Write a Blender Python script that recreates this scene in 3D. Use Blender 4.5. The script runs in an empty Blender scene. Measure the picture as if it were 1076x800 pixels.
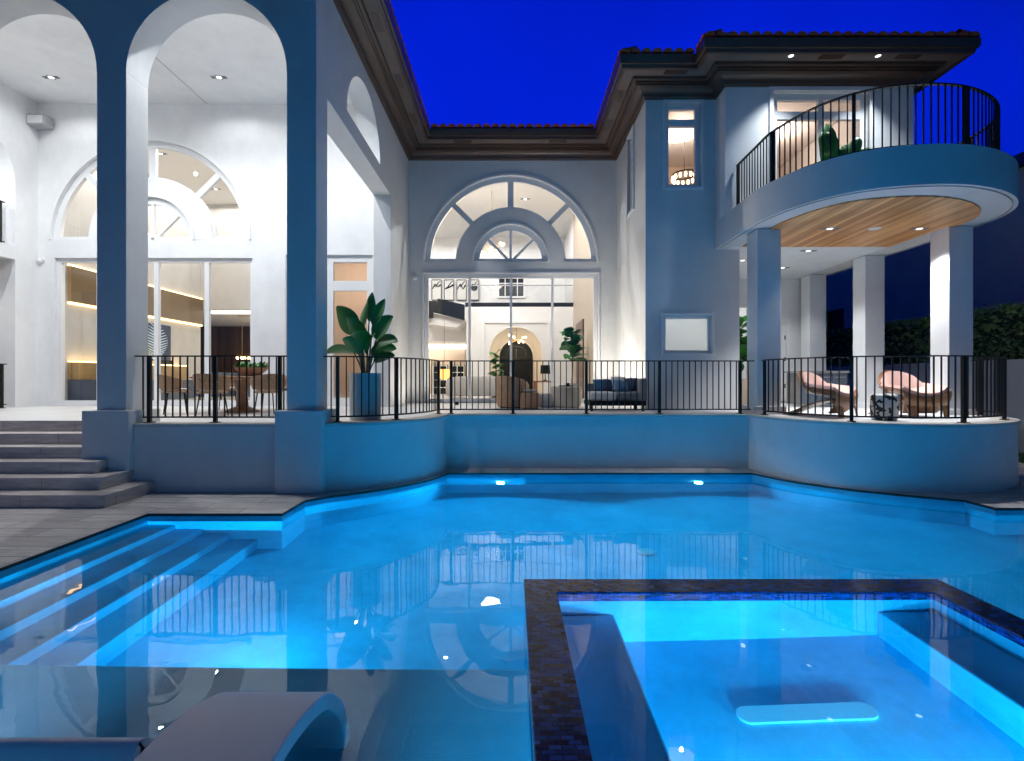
import bpy, bmesh, math, random
from mathutils import Vector, Matrix
from mathutils.geometry import tessellate_polygon
random.seed(7)
S = bpy.context.scene
COL = S.collection
PI = math.pi
R = math.radians

# ---------------------------------------------------------------- mesh builder
class MB:
    def __init__(s): s.v = []; s.f = []
    def add(s, vs, fs):
        b = len(s.v); s.v += [tuple(v) for v in vs]; s.f += [tuple(i + b for i in f) for f in fs]; return s
    def box(s, x0, x1, y0, y1, z0, z1):
        return s.add([(x0,y0,z0),(x1,y0,z0),(x1,y1,z0),(x0,y1,z0),(x0,y0,z1),(x1,y0,z1),(x1,y1,z1),(x0,y1,z1)],
                     [(0,3,2,1),(4,5,6,7),(0,1,5,4),(1,2,6,5),(2,3,7,6),(3,0,4,7)])
    def quad(s, a, b, c, d): return s.add([a,b,c,d], [(0,1,2,3)])
    def panel(s, loops, fn, t0, t1):
        """loops: 2-D outline + holes; fn(u, v, t) -> point; closed slab between t0 and t1"""
        tri = tessellate_polygon([[Vector((u, v, 0)) for u, v in l] for l in loops])
        flat = [p for l in loops for p in l]; n = len(flat)
        fs = []
        for a, b, c in tri:
            fs.append((a, b, c)); fs.append((c + n, b + n, a + n))
        base = 0
        for l in loops:
            m = len(l)
            for i in range(m):
                j = (i + 1) % m
                fs.append((base + i, base + j, base + j + n, base + i + n))
            base += m
        return s.add([fn(u, v, t0) for u, v in flat] + [fn(u, v, t1) for u, v in flat], fs)
    def sheet(s, loops, z):
        tri = tessellate_polygon([[Vector((u, v, 0)) for u, v in l] for l in loops])
        return s.add([(u, v, z) for l in loops for u, v in l], [tuple(t) for t in tri])
    def wallstrip(s, path, z0, z1, closed=False):
        n = len(path); k = n if closed else n - 1
        return s.add([(x, y, z0) for x, y in path] + [(x, y, z1) for x, y in path],
                     [(i, (i+1) % n, (i+1) % n + n, i + n) for i in range(k)])
    def lathe(s, prof, seg=24, c=(0,0,0), cap=True):
        vs = []; fs = []; n = len(prof)
        for k in range(seg):
            a = 2*PI*k/seg
            for r, z in prof: vs.append((c[0]+r*math.cos(a), c[1]+r*math.sin(a), c[2]+z))
        for k in range(seg):
            k2 = (k+1) % seg
            for i in range(n-1):
                fs.append((k*n+i, k2*n+i, k2*n+i+1, k*n+i+1))
        if cap:
            if prof[0][0] > 1e-4: fs.append(tuple(k*n for k in range(seg))[::-1])
            if prof[-1][0] > 1e-4: fs.append(tuple(k*n+n-1 for k in range(seg)))
        return s.add(vs, fs)
    def tube(s, pts, rad, seg=8):
        pts = [Vector(p) for p in pts]; n = len(pts); rad = rad if isinstance(rad, (list, tuple)) else [rad]*n
        vs = []; fs = []
        ref = None
        for i, p in enumerate(pts):
            d = (pts[min(i+1, n-1)] - pts[max(i-1, 0)]).normalized()
            if ref is None: ref = d.orthogonal().normalized()
            a = (ref - d*ref.dot(d))
            a = a.normalized() if a.length > 1e-5 else d.orthogonal().normalized()
            ref = a; b = d.cross(a)
            for k in range(seg):
                t = 2*PI*k/seg
                vs.append(p + (a*math.cos(t) + b*math.sin(t))*rad[i])
        for i in range(n-1):
            for k in range(seg):
                k2 = (k+1) % seg
                fs.append((i*seg+k, i*seg+k2, (i+1)*seg+k2, (i+1)*seg+k))
        fs.append(tuple(range(seg))[::-1]); fs.append(tuple((n-1)*seg+k for k in range(seg)))
        return s.add(vs, fs)
    def ball(s, c, r, sx=1, sy=1, sz=1, seg=14, rings=8):
        prof = [(max(r*math.sin(PI*i/rings), 1e-5), -r*math.cos(PI*i/rings)) for i in range(rings+1)]
        b = len(s.v); s.lathe(prof, seg, (0,0,0), False)
        for i in range(b, len(s.v)):
            x, y, z = s.v[i]; s.v[i] = (c[0]+x*sx, c[1]+y*sy, c[2]+z*sz)
        return s
    def sweep(s, path, prof, closed_prof=True, caps=True):
        n = len(path); m = len(prof); vs = []; fs = []
        offs = [offset_poly(path, o) for o, z in prof]
        for i in range(n):
            for j in range(m): vs.append((offs[j][i][0], offs[j][i][1], prof[j][1]))
        mm = m if closed_prof else m-1
        for i in range(n-1):
            for j in range(mm):
                j2 = (j+1) % m
                fs.append((i*m+j, (i+1)*m+j, (i+1)*m+j2, i*m+j2))
        if closed_prof and caps:
            fs.append(tuple(range(m))); fs.append(tuple((n-1)*m+j for j in range(m))[::-1])
        return s.add(vs, fs)
    def arc(s, cx, cz, r0, r1, a0, a1, y0, y1, n=24):
        vs = []; fs = []
        for i in range(n+1):
            a = a0 + (a1-a0)*i/n; c, d = math.cos(a), math.sin(a)
            vs += [(cx+r0*c, y0, cz+r0*d), (cx+r1*c, y0, cz+r1*d), (cx+r1*c, y1, cz+r1*d), (cx+r0*c, y1, cz+r0*d)]
        for i in range(n):
            for j in range(4):
                j2 = (j+1) % 4
                fs.append((i*4+j, i*4+j2, i*4+4+j2, i*4+4+j))
        fs.append((0,1,2,3)); fs.append((n*4+3, n*4+2, n*4+1, n*4))
        return s.add(vs, fs)
    def bar(s, a, b, w, y0, y1):
        """bar in an XZ plane from a=(x,z) to b, width w"""
        ax, az = a; bx, bz = b; l = math.hypot(bx-ax, bz-az); nx, nz = -(bz-az)/l*w/2, (bx-ax)/l*w/2
        c = [(ax+nx, az+nz), (bx+nx, bz+nz), (bx-nx, bz-nz), (ax-nx, az-nz)]
        return s.add([(x, y0, z) for x, z in c] + [(x, y1, z) for x, z in c],
                     [(0,1,2,3),(7,6,5,4),(0,4,5,1),(1,5,6,2),(2,6,7,3),(3,7,4,0)])
    def xform(s, M, start=0):
        for i in range(start, len(s.v)): s.v[i] = tuple(M @ Vector(s.v[i]))
        return s
    def build(s, name, mat, parent=None, smooth=None, bevel=0, local=False, up=False):
        me = bpy.data.meshes.new(name)
        off = Vector((0,0,0))
        if parent is not None and not local:
            p = parent
            while p is not None: off += p.location; p = p.parent
        me.from_pydata([tuple(Vector(v) - off) for v in s.v], [], s.f)
        bm = bmesh.new(); bm.from_mesh(me)
        bmesh.ops.remove_doubles(bm, verts=bm.verts, dist=1e-5)
        bmesh.ops.recalc_face_normals(bm, faces=bm.faces)
        if up:
            for f_ in bm.faces:
                if f_.normal.z < 0: f_.normal_flip()
        bm.to_mesh(me); bm.free()
        me.materials.append(mat)
        if smooth is not None:
            for p in me.polygons: p.use_smooth = True
            me.set_sharp_from_angle(angle=R(smooth))
        o = bpy.data.objects.new(name, me); COL.objects.link(o)
        if parent is not None: o.parent = parent
        if bevel:
            b = o.modifiers.new('bevel', 'BEVEL'); b.width = bevel; b.segments = 2; b.limit_method = 'ANGLE'; b.angle_limit = R(40)
        return o

def offset_poly(path, o):
    """offset to the right-hand side of the travel direction, mitred"""
    n = len(path); out = []
    nr = []
    for i in range(n-1):
        dx, dy = path[i+1][0]-path[i][0], path[i+1][1]-path[i][1]; l = math.hypot(dx, dy) or 1
        nr.append((dy/l, -dx/l))
    for i in range(n):
        a = nr[max(i-1, 0)]; b = nr[min(i, n-2)]
        k = o/(1 + a[0]*b[0] + a[1]*b[1])
        out.append((path[i][0] + k*(a[0]+b[0]), path[i][1] + k*(a[1]+b[1])))
    return out
def spline(pts, n=8):
    out = []
    P = [pts[0]] + list(pts) + [pts[-1]]
    for i in range(1, len(P)-2):
        for k in range(n):
            t = k/n; p0, p1, p2, p3 = P[i-1], P[i], P[i+1], P[i+2]
            out.append(tuple(.5*((2*p1[j]) + (-p0[j]+p2[j])*t + (2*p0[j]-5*p1[j]+4*p2[j]-p3[j])*t*t + (-p0[j]+3*p1[j]-3*p2[j]+p3[j])*t**3) for j in range(len(p1))))
    out.append(tuple(pts[-1])); return out
def along(path, s):
    for i in range(len(path)-1):
        a, b = path[i], path[i+1]; l = math.hypot(b[0]-a[0], b[1]-a[1])
        if s <= l or i == len(path)-2:
            t = s/l if l else 0
            return (a[0]+(b[0]-a[0])*t, a[1]+(b[1]-a[1])*t, math.atan2(b[1]-a[1], b[0]-a[0]))
        s -= l
def plen(path): return sum(math.hypot(path[i+1][0]-path[i][0], path[i+1][1]-path[i][1]) for i in range(len(path)-1))

def tag(o, label=None, cat=None, group=None, kind=None):
    if label: o['label'] = label
    if cat: o['category'] = cat
    if group: o['group'] = group
    if kind: o['kind'] = kind
    return o
def thing(name, label, cat, loc=(0,0,0), rz=0, group=None):
    o = bpy.data.objects.new(name, None); COL.objects.link(o); o.empty_display_size = .1
    o.location = loc; o.rotation_euler = (0,0,rz)
    return tag(o, label, cat, group)
def dup(root, loc, rz=0, label=None, group=None, scale=None):
    def cp(o, par):
        c = o.copy(); COL.objects.link(c)
        if par is not None: c.parent = par
        for ch in list(o.children): cp(ch, c)
        return c
    r = cp(root, None); r.location = loc; r.rotation_euler = (0,0,rz)
    if scale: r.scale = (scale,)*3
    tag(r, label, None, group); return r

# ---------------------------------------------------------------- materials
class NT:
    def __init__(s, name):
        s.m = bpy.data.materials.new(name); s.m.use_nodes = True; s.t = s.m.node_tree; s.t.nodes.clear()
        s.out = s.n('ShaderNodeOutputMaterial')
    def n(s, ty, **kw):
        o = s.t.nodes.new(ty)
        for k, v in kw.items(): setattr(o, k, v)
        return o
    def l(s, a, b): s.t.links.new(a, b)
    def val(s, sock, v): sock.default_value = v
    def math(s, op, a, b=None):
        m = s.n('ShaderNodeMath', operation=op)
        for i, x in enumerate((a, b)):
            if x is None: continue
            if isinstance(x, (int, float)): m.inputs[i].default_value = x
            else: s.l(x, m.inputs[i])
        return m.outputs[0]
    def mix(s, f, a, b, blend='MIX'):
        m = s.n('ShaderNodeMix', data_type='RGBA', blend_type=blend)
        for i, x in ((0, f), (6, a), (7, b)):
            if isinstance(x, (int, float)): m.inputs[i].default_value = x
            elif isinstance(x, tuple): m.inputs[i].default_value = (*x, 1) if len(x) == 3 else x
            else: s.l(x, m.inputs[i])
        return m.outputs[2]
    def obj(s): return s.n('ShaderNodeTexCoord').outputs['Object']
    def noise(s, vec, scale, detail=4, rough=.55):
        x = s.n('ShaderNodeTexNoise'); x.inputs['Scale'].default_value = scale; x.inputs['Detail'].default_value = detail
        x.inputs['Roughness'].default_value = rough; s.l(vec, x.inputs['Vector']); return x
    def scale(s, vec, sc):
        m = s.n('ShaderNodeMapping'); m.inputs['Scale'].default_value = sc; s.l(vec, m.inputs['Vector']); return m.outputs[0]
    def boxuv(s):
        g = s.n('ShaderNodeNewGeometry'); sx = s.n('ShaderNodeSeparateXYZ'); s.l(g.outputs['True Normal'], sx.inputs[0])
        p = s.n('ShaderNodeSeparateXYZ'); s.l(s.obj(), p.inputs[0])
        def cxyz(a, b):
            c = s.n('ShaderNodeCombineXYZ'); s.l(a, c.inputs[0]); s.l(b, c.inputs[1]); return c.outputs[0]
        az = s.math('GREATER_THAN', s.math('ABSOLUTE', sx.outputs[2]), .6)
        ax = s.math('GREATER_THAN', s.math('ABSOLUTE', sx.outputs[0]), .7)
        v = s.mix(ax, cxyz(p.outputs[0], p.outputs[2]), cxyz(p.outputs[1], p.outputs[2]))
        return s.mix(az, v, cxyz(p.outputs[0], p.outputs[1]))
    def bsdf(s, color, rough=.6, metal=0, bump=None, bstr=.2, bdist=.01, **kw):
        b = s.n('ShaderNodeBsdfPrincipled')
        if isinstance(color, tuple): b.inputs['Base Color'].default_value = (*color, 1)
        else: s.l(color, b.inputs['Base Color'])
        if isinstance(rough, (int, float)): b.inputs['Roughness'].default_value = rough
        else: s.l(rough, b.inputs['Roughness'])
        b.inputs['Metallic'].default_value = metal
        for k, v in kw.items(): b.inputs[k].default_value = v
        if bump is not None:
            q = s.n('ShaderNodeBump'); q.inputs['Strength'].default_value = bstr; q.inputs['Distance'].default_value = bdist
            s.l(bump, q.inputs['Height']); s.l(q.outputs[0], b.inputs['Normal'])
        s.l(b.outputs[0], s.out.inputs[0]); return s.m

def m_plain(name, col, rough=.6, metal=0, var=.12, vs=6, bstr=.1, bscale=60, **kw):
    t = NT(name); o = t.obj(); n = t.noise(o, vs, 5)
    c = t.mix(n.outputs[0], tuple(x*(1-var) for x in col), tuple(min(1, x*(1+var)) for x in col))
    b = t.noise(o, bscale, 3)
    return t.bsdf(c, rough, metal, b.outputs[0], bstr, .004, **kw)
def m_stucco(name, col, rough=.75):
    t = NT(name); o = t.obj()
    n1 = t.noise(o, .9, 6, .65); n2 = t.noise(t.scale(o, (1.6, 1.6, .9)), 1.3, 7, .7); n3 = t.noise(o, 45, 4)
    c = t.mix(n1.outputs[0], tuple(x*.88 for x in col), tuple(x*1.07 for x in col))
    r = t.n('ShaderNodeValToRGB'); r.color_ramp.elements[0].position = .35; r.color_ramp.elements[1].position = .62
    r.color_ramp.elements[0].color = (.9,.905,.91,1); r.color_ramp.elements[1].color = (1,1,1,1); t.l(n2.outputs[0], r.inputs[0])
    c = t.mix(.8, c, r.outputs[0], 'MULTIPLY')
    h = t.math('ADD', n3.outputs[0], t.math('MULTIPLY', n1.outputs[0], 3.))
    return t.bsdf(c, rough, 0, h, .5, .006)
def m_brick(name, c1, c2, cm, w, h, mortar, rough=.5, streak=0, offset=.5, bstr=.3, swap=False, spec=.5):
    t = NT(name); uv = t.boxuv()
    if swap:
        mp = t.n('ShaderNodeMapping'); mp.inputs['Rotation'].default_value = (0,0,PI/2); t.l(uv, mp.inputs['Vector']); uv = mp.outputs[0]
    b = t.n('ShaderNodeTexBrick', offset=offset, squash=1)
    t.l(uv, b.inputs['Vector'])
    for k, v in (('Color1', c1), ('Color2', c2), ('Mortar', cm)): b.inputs[k].default_value = (*v, 1)
    b.inputs['Scale'].default_value = 1; b.inputs['Brick Width'].default_value = w; b.inputs['Row Height'].default_value = h
    b.inputs['Mortar Size'].default_value = mortar; b.inputs['Mortar Smooth'].default_value = .1
    c = b.outputs[0]
    if streak:
        n = t.noise(t.scale(uv, (1.2/w, 9/h*.4, 1)), 2.2, 7, .7)
        r = t.n('ShaderNodeValToRGB'); r.color_ramp.elements[0].color = (1-streak,)*3+(1,); r.color_ramp.elements[1].color = (1+streak*.3,)*3+(1,)
        r.color_ramp.elements[0].position = .3; r.color_ramp.elements[1].position = .7
        t.l(n.outputs[0], r.inputs[0]); c = t.mix(1., c, r.outputs[0], 'MULTIPLY')
    n2 = t.noise(uv, 3, 5)
    rg = t.math('ADD', t.math('MULTIPLY', n2.outputs[0], .25), rough-.12)
    inv = t.math('SUBTRACT', 1., b.outputs['Fac'])
    return t.bsdf(c, rg, 0, inv, bstr, .004, **{'Specular IOR Level': spec})
def m_emit(name, col, st):
    t = NT(name); e = t.n('ShaderNodeEmission'); e.inputs[0].default_value = (*col, 1); e.inputs[1].default_value = st
    t.l(e.outputs[0], t.out.inputs[0]); return t.m
def m_glass(name, tint=(1,1,1), refl=1.0):
    t = NT(name); tr = t.n('ShaderNodeBsdfTransparent'); tr.inputs[0].default_value = (*tint, 1)
    g = t.n('ShaderNodeBsdfGlossy'); g.inputs['Roughness'].default_value = .005
    lw_ = t.n('ShaderNodeLayerWeight'); lw_.inputs[0].default_value = .5
    f = t.math('ADD', t.math('MULTIPLY', t.math('POWER', lw_.outputs['Facing'], 5.), .96), .035)
    x = t.n('ShaderNodeMixShader'); t.l(t.math('MULTIPLY', f, refl), x.inputs[0]); t.l(tr.outputs[0], x.inputs[1]); t.l(g.outputs[0], x.inputs[2])
    t.l(x.outputs[0], t.out.inputs[0]); return t.m
def m_frost(name):
    t = NT(name); b = t.n('ShaderNodeBsdfPrincipled'); b.inputs['Base Color'].default_value = (.9,.9,.88,1); b.inputs['Roughness'].default_value = .35
    tr = t.n('ShaderNodeBsdfTranslucent'); tr.inputs[0].default_value = (.9,.91,.89,1)
    x = t.n('ShaderNodeMixShader'); x.inputs[0].default_value = .6; t.l(b.outputs[0], x.inputs[1]); t.l(tr.outputs[0], x.inputs[2])
    t.l(x.outputs[0], t.out.inputs[0]); return t.m
def m_wood(name, c1, c2, along='x', plank=.09, rough=.4):
    t = NT(name); o = t.obj()
    sc = {'x': (.35, 5, 5), 'y': (5, .35, 5), 'z': (5, 5, .35)}[along]
    n = t.noise(t.scale(o, sc), 3.2, 8, .68)
    sp = t.n('ShaderNodeSeparateXYZ'); t.l(o, sp.inputs[0])
    ax = sp.outputs[{'x': 1, 'y': 0, 'z': 0}[along]]
    idx = t.math('FLOOR', t.math('DIVIDE', ax, plank)); w = t.n('ShaderNodeTexWhiteNoise', noise_dimensions='1D'); t.l(idx, w.inputs['W'])
    fr = t.math('FRACT', t.math('DIVIDE', ax, plank)); gap = t.math('LESS_THAN', fr, .035)
    f = t.math('ADD', t.math('MULTIPLY', n.outputs[0], .9), t.math('MULTIPLY', t.math('SUBTRACT', w.outputs[0], .5), .55))
    r = t.n('ShaderNodeValToRGB'); r.color_ramp.elements[0].position = .25; r.color_ramp.elements[1].position = .72
    r.color_ramp.elements[0].color = (*c1, 1); r.color_ramp.elements[1].color = (*c2, 1); t.l(f, r.inputs[0])
    c = t.mix(gap, r.outputs[0], tuple(x*.35 for x in c1))
    return t.bsdf(c, rough, 0, t.math('SUBTRACT', t.math('MULTIPLY', n.outputs[0], .3), gap), .25, .003)
def m_water(name):
    t = NT(name); g = t.n('ShaderNodeBsdfGlass'); g.inputs['IOR'].default_value = 1.45; g.inputs['Roughness'].default_value = 0
    g.inputs['Color'].default_value = (.93,.98,1,1)
    o = t.obj(); n = t.noise(t.scale(o, (1, 1.6, 1)), 1.1, 3, .5); n2 = t.noise(o, 6., 2, .5)
    h = t.math('ADD', n.outputs[0], t.math('MULTIPLY', n2.outputs[0], .06))
    b = t.n('ShaderNodeBump'); b.inputs['Strength'].default_value = .35; b.inputs['Distance'].default_value = .006
    t.l(h, b.inputs['Height']); t.l(b.outputs[0], g.inputs['Normal']); t.l(g.outputs[0], t.out.inputs[0]); return t.m
def m_leaf(name, c1, c2, rough=.4):
    t = NT(name); o = t.obj(); n = t.noise(o, 3.5, 4)
    g = t.n('ShaderNodeNewGeometry')
    f = t.math('ADD', t.math('MULTIPLY', n.outputs[0], .6), t.math('MULTIPLY', g.outputs['Random Per Island'], .5))
    return t.bsdf(t.mix(f, c1, c2), rough, 0, t.noise(o, 40, 2).outputs[0], .1, .003)

M = {}
M['stucco'] = m_stucco('stucco', (.68,.68,.67))
M['white_stucco'] = m_stucco('white_stucco', (.82,.82,.82))
M['white_paint'] = m_plain('white_paint', (.78,.78,.78), .45, var=.03)
M['frame'] = m_plain('window_frame_paint', (.72,.73,.74), .35, var=.03)
M['brown'] = m_plain('cornice_paint', (.075,.042,.030), .38, var=.3, vs=3, bstr=.5, bscale=22)
M['soffit_brown'] = m_plain('soffit_paint', (.13,.092,.076), .6, var=.2, vs=3)
M['terracotta'] = m_plain('terracotta', (.72,.12,.03), .6, var=.45, vs=2.2, bstr=.4)
M['terrace'] = m_brick('terrace_tile', (.78,.775,.76), (.72,.715,.70), (.38,.37,.36), 1.2, .6, .004, .4, .12)
M['deck'] = m_brick('deck_tile', (.64,.59,.565), (.49,.45,.43), (.10,.09,.085), 1.2, .3, .006, .55, .5, bstr=.6)
M['step'] = m_brick('step_tile', (.66,.58,.54), (.54,.47,.435), (.13,.11,.10), 1.2, .6, .003, .55, .45)
M['coping'] = m_plain('coping_stone', (.5,.47,.43), .6, var=.2, vs=8)
def m_pool(name, c1, c2):
    t = NT(name); o = t.obj(); n = t.noise(o, 1.3, 9, .72); n2 = t.noise(o, 120, 3)
    r = t.n('ShaderNodeValToRGB'); r.color_ramp.elements[0].position = .32; r.color_ramp.elements[1].position = .68
    r.color_ramp.elements[0].color = (*c1, 1); r.color_ramp.elements[1].color = (*c2, 1); t.l(n.outputs[0], r.inputs[0])
    c = t.mix(t.math('MULTIPLY', n2.outputs[0], .25), r.outputs[0], (.02,.2,.3))
    return t.bsdf(c, .6, 0, n2.outputs[0], .3, .004)
M['pool'] = m_pool('pool_plaster', (.06,.43,.58), (.125,.68,.84))
M['ledge'] = m_pool('pool_plaster_lit', (.20,.62,.76), (.28,.76,.88))  # basin plaster again, lightened to carry the skylight on the ledge
M['mosaic'] = m_brick('mosaic', (.002,.003,.010), (.02,.11,.48), (.006,.008,.014), .07, .033, .003, .2, 0, bstr=.6, spec=.4)
M['metal'] = m_plain('black_metal', (.018,.016,.015), .35, .4, var=.2)
M['woodsoffit'] = m_wood('soffit_boards', (.48,.19,.06), (.82,.43,.17), 'y', .1)
M['glass'] = m_glass('window_glass')
M['frost'] = m_frost('frosted_glass')
M['water'] = m_water('pool_water')
M['grass'] = m_plain('grass_green', (.05,.11,.025), .8, var=.4, vs=30, bstr=1, bscale=120)
M['soil'] = m_plain('earth', (.12,.1,.08), .9, var=.3)
M['leaf'] = m_leaf('broad_leaf', (.012,.075,.014), (.04,.20,.03))
M['hedge'] = m_leaf('hedge_leaf', (.07,.12,.045), (.18,.28,.09), .6)
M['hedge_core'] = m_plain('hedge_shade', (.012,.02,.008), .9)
M['stem'] = m_plain('stem_brown', (.09,.08,.04), .7)
M['grey_wall'] = m_stucco('grey_render', (.60,.56,.50))
M['pale_wall'] = m_stucco('pale_render', (.45,.46,.48))
M['planter'] = m_plain('planter_grey', (.42,.43,.42), .5, var=.08)
M['planter_dark'] = m_plain('planter_black', (.02,.02,.022), .4)
M['planter_tan'] = m_plain('planter_tan', (.5,.38,.28), .6)
M['wicker'] = m_brick('wicker_weave', (.62,.37,.21), (.46,.26,.135), (.24,.13,.07), .03, .012, .0015, .55, .3, bstr=.8)
M['walnut'] = m_wood('walnut', (.26,.12,.055), (.48,.25,.12), 'x', .5, .35)
M['walnut_z'] = m_wood('walnut_panel', (.07,.028,.016), (.15,.062,.035), 'z', .22, .4)
M['cushion'] = m_plain('cushion_pink', (.76,.48,.40), .8, var=.08, bstr=.3, bscale=200)
M['cream'] = m_plain('cream_fabric', (.62,.6,.56), .85, var=.05, bstr=.3, bscale=150)
M['taupe'] = m_plain('taupe_fabric', (.4,.35,.29), .85, var=.1, bstr=.4, bscale=120)
M['slate'] = m_plain('slate_fabric', (.09,.11,.15), .8, var=.1, bstr=.3, bscale=150)
M['charcoal'] = m_plain('charcoal_fabric', (.19,.18,.175), .8, var=.15, bstr=.3, bscale=150)
M['blue'] = m_plain('blue_fabric', (.05,.13,.22), .8, var=.15, bstr=.3, bscale=150)
M['navy'] = m_plain('navy_fabric', (.02,.035,.085), .8, var=.15)
M['gold'] = m_wood('gold_veneer', (.42,.27,.11), (.55,.38,.17), 'y', .35, .45)
M['plaster'] = m_stucco('grey_plaster', (.5,.49,.47))
M['int_white'] = m_plain('interior_white', (.76,.75,.73), .6, var=.02)
M['beige'] = m_plain('interior_beige', (.62,.5,.4), .6, var=.03)
M['beige_panel'] = m_wood('beige_panels', (.42,.35,.27), (.55,.47,.37), 'z', .6, .5)
M['int_floor'] = m_brick('interior_marble', (.6,.58,.55), (.55,.53,.5), (.42,.4,.38), 1.2, 1.2, .003, .22, .15, bstr=.1)
M['black'] = m_plain('black_lacquer', (.010,.010,.011), .5, var=.1, **{'Specular IOR Level': .15})
M['resin'] = m_plain('lounger_resin', (.82,.83,.85), .55, var=.06, bstr=.15, bscale=200)
M['discglow'] = m_emit('ceiling_disc', (1,.86,.7), 2.2)
M['lampglow'] = m_emit('warm_lamp', (1,.72,.38), 9)
M['amber'] = m_emit('amber_shade', (1,.5,.14), 2.2)
M['down'] = m_emit('downlight_lens', (1,.97,.93), 4)
M['strip_warm'] = m_emit('warm_strip', (1,.66,.3), 5)
M['strip_white'] = m_emit('white_strip', (1,.93,.82), 4)
M['poollamp'] = m_emit('pool_lens', (.35,.8,1), 25)
M['lightgrey'] = m_plain('grey_plastic', (.32,.32,.33), .5, var=.05)
M['cowhide'] = None
t = NT('cowhide'); o = t.obj(); n = t.noise(o, 7, 3); r = t.n('ShaderNodeValToRGB'); r.color_ramp.interpolation = 'CONSTANT'
r.color_ramp.elements[0].color = (.03,.025,.022,1); r.color_ramp.elements[1].color = (.62,.6,.57,1); r.color_ramp.elements[1].position = .47
t.l(n.outputs[0], r.inputs[0]); M['cowhide'] = t.bsdf(r.outputs[0], .85)
# ---------------------------------------------------------------- plan
EYE = 1.75; F = 510.; CX, CY = 538., 399.
TZ = 1.06                                   # terrace level
WZ = -.10                                   # water level
LX, BY, RX, TY, BAY = -3.05, 14.3, 3.08, 11.2, 10.7
AY0, AY1 = 7.56, 8.02                        # arcade wall
ell = [(-3.0 + 1.7*math.sin(a), 9.6 - 1.95*math.cos(a)) for a in [PI/2*i/16 for i in range(17)]]
rc = spline([(4.68,9.6),(4.70,9.15),(4.95,8.4),(5.40,7.83),(6.05,7.54),(6.8,7.47),(7.5,7.6),(8.2,7.93),(8.75,8.4),(9.06,8.95),(9.15,9.6)], 6)
XZ = lambda u, v, t: (u, t, v)
YZ = lambda u, v, t: (t, u, v)
XY = lambda u, v, t: (u, v, t)
def arch_loop(cx, zs, r, z0, n=28):
    return [(cx - r, z0), (cx - r, zs)][0 if z0 < zs else 1:] + [(cx + r*math.cos(PI - PI*i/n), zs + r*math.sin(PI - PI*i/n)) for i in range(1, n)] + [(cx + r, zs), (cx + r, z0)][:2 if z0 < zs else 1]
rect = lambda a, b, c, d: [(a, c), (b, c), (b, d), (a, d)]

# ---------------------------------------------------------------- ground, deck, water
pl_left = spline([(-3.0,7.03),(-2.77,7.27),(-2.15,7.70),(-1.62,8.25),(-1.32,8.75),(-1.21,9.1)], 6)
pl_right = spline([(4.5,9.1),(4.62,8.8),(4.85,8.36),(5.40,7.76),(6.0,7.36),(6.58,7.05)], 6)
pool_out = [(-4.75,-1.6),(-4.75,6.33),(-3.0,6.33)] + pl_left + pl_right + [(6.58,6.61),(9.0,6.61),(9.0,-1.6)]
sx0, sx1, sy0, sy1, rw = .11, 3.92, .67, 4.47, .28      # spa
DX0, DX1, DY0, DY1 = -24., 10.2, -9., 15.5
deck = MB().sheet([rect(DX0, DX1, DY0, DY1), pool_out], 0).build('pool_deck', M['deck'], up=True); tag(deck, kind='structure')
gr = MB().sheet([rect(-250, 250, -250, 250), rect(DX0, DX1, DY0, DY1)], -.02).build('ground', M['soil'], up=True); tag(gr, kind='structure')
lawn = MB().sheet([rect(DX1+.15, 12.0, -9, 30)], .02)
for i in range(5200):
    x = random.uniform(DX1+.16, 11.98); y = random.uniform(6, 18); h = random.uniform(.03, .09); a = random.uniform(0, PI); dx, dy = .008*math.cos(a), .008*math.sin(a)
    lx, ly = random.uniform(-.03, .03), random.uniform(-.03, .03)
    lawn.add([(x-dx, y-dy, .02), (x+dx, y+dy, .02), (x+lx, y+ly, .02+h)], [(0,1,2)])
tag(lawn.build('lawn', M['grass']), kind='stuff')
tag(MB().box(DX1, DX1+.15, -9, 30, -.1, .06).build('lawn_kerb', M['coping'], bevel=.01), kind='structure')
tag(MB().sheet([pool_out, rect(sx0, sx1, sy0, sy1)], WZ).build('water', M['water'], up=True), kind='structure')

# ---------------------------------------------------------------- pool
pool = thing('swimming_pool', 'freeform blue plastered swimming pool in front of the white house', 'swimming pool', (0,0,0))
PF = -1.42
b = MB().sheet([pool_out], PF); b.wallstrip(pool_out, PF, -.001, True); b.build('basin', M['pool'], pool, smooth=35)
edge = pool_out
cop = MB(); cop.sweep(pool_out[::-1] + [pool_out[-1]], [(-.012, -.03), (.004, -.03), (.004, .003), (-.012, .003)], True, False); cop.build('coping_edge', M['planter_dark'], pool)
MB().box(-4.749, sx0-.002, -1.599, 3.34, PF, -.42).build('tanning_ledge', M['ledge'], pool, bevel=.015)
for i in range(4):
    MB().box(-4.748, -4.75+.36*(i+1), 3.342, 6.329, PF, -.30-.235*i).build('step', M['pool'], pool, bevel=.012)
for x, y, z, rot in ((-.21,9.1,-.44,0),(3.46,9.1,-.44,0)):
    L = MB().lathe([(.001,0),(.1,0),(.125,-.012),(.125,-.03),(.11,-.03)], 24); L.xform(Matrix.Translation((x, y-.032, z)) @ Matrix.Rotation(-PI/2, 4, 'X'))
    p = L.build('pool_light', M['lightgrey'], pool, smooth=40)
    q = MB().lathe([(.001,.0),(.07,0),(.09,-.01)], 24); q.xform(Matrix.Translation((x, y-.036, z)) @ Matrix.Rotation(PI/2, 4, 'X')); q.build('lens', M['poollamp'], p, smooth=40)
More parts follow.
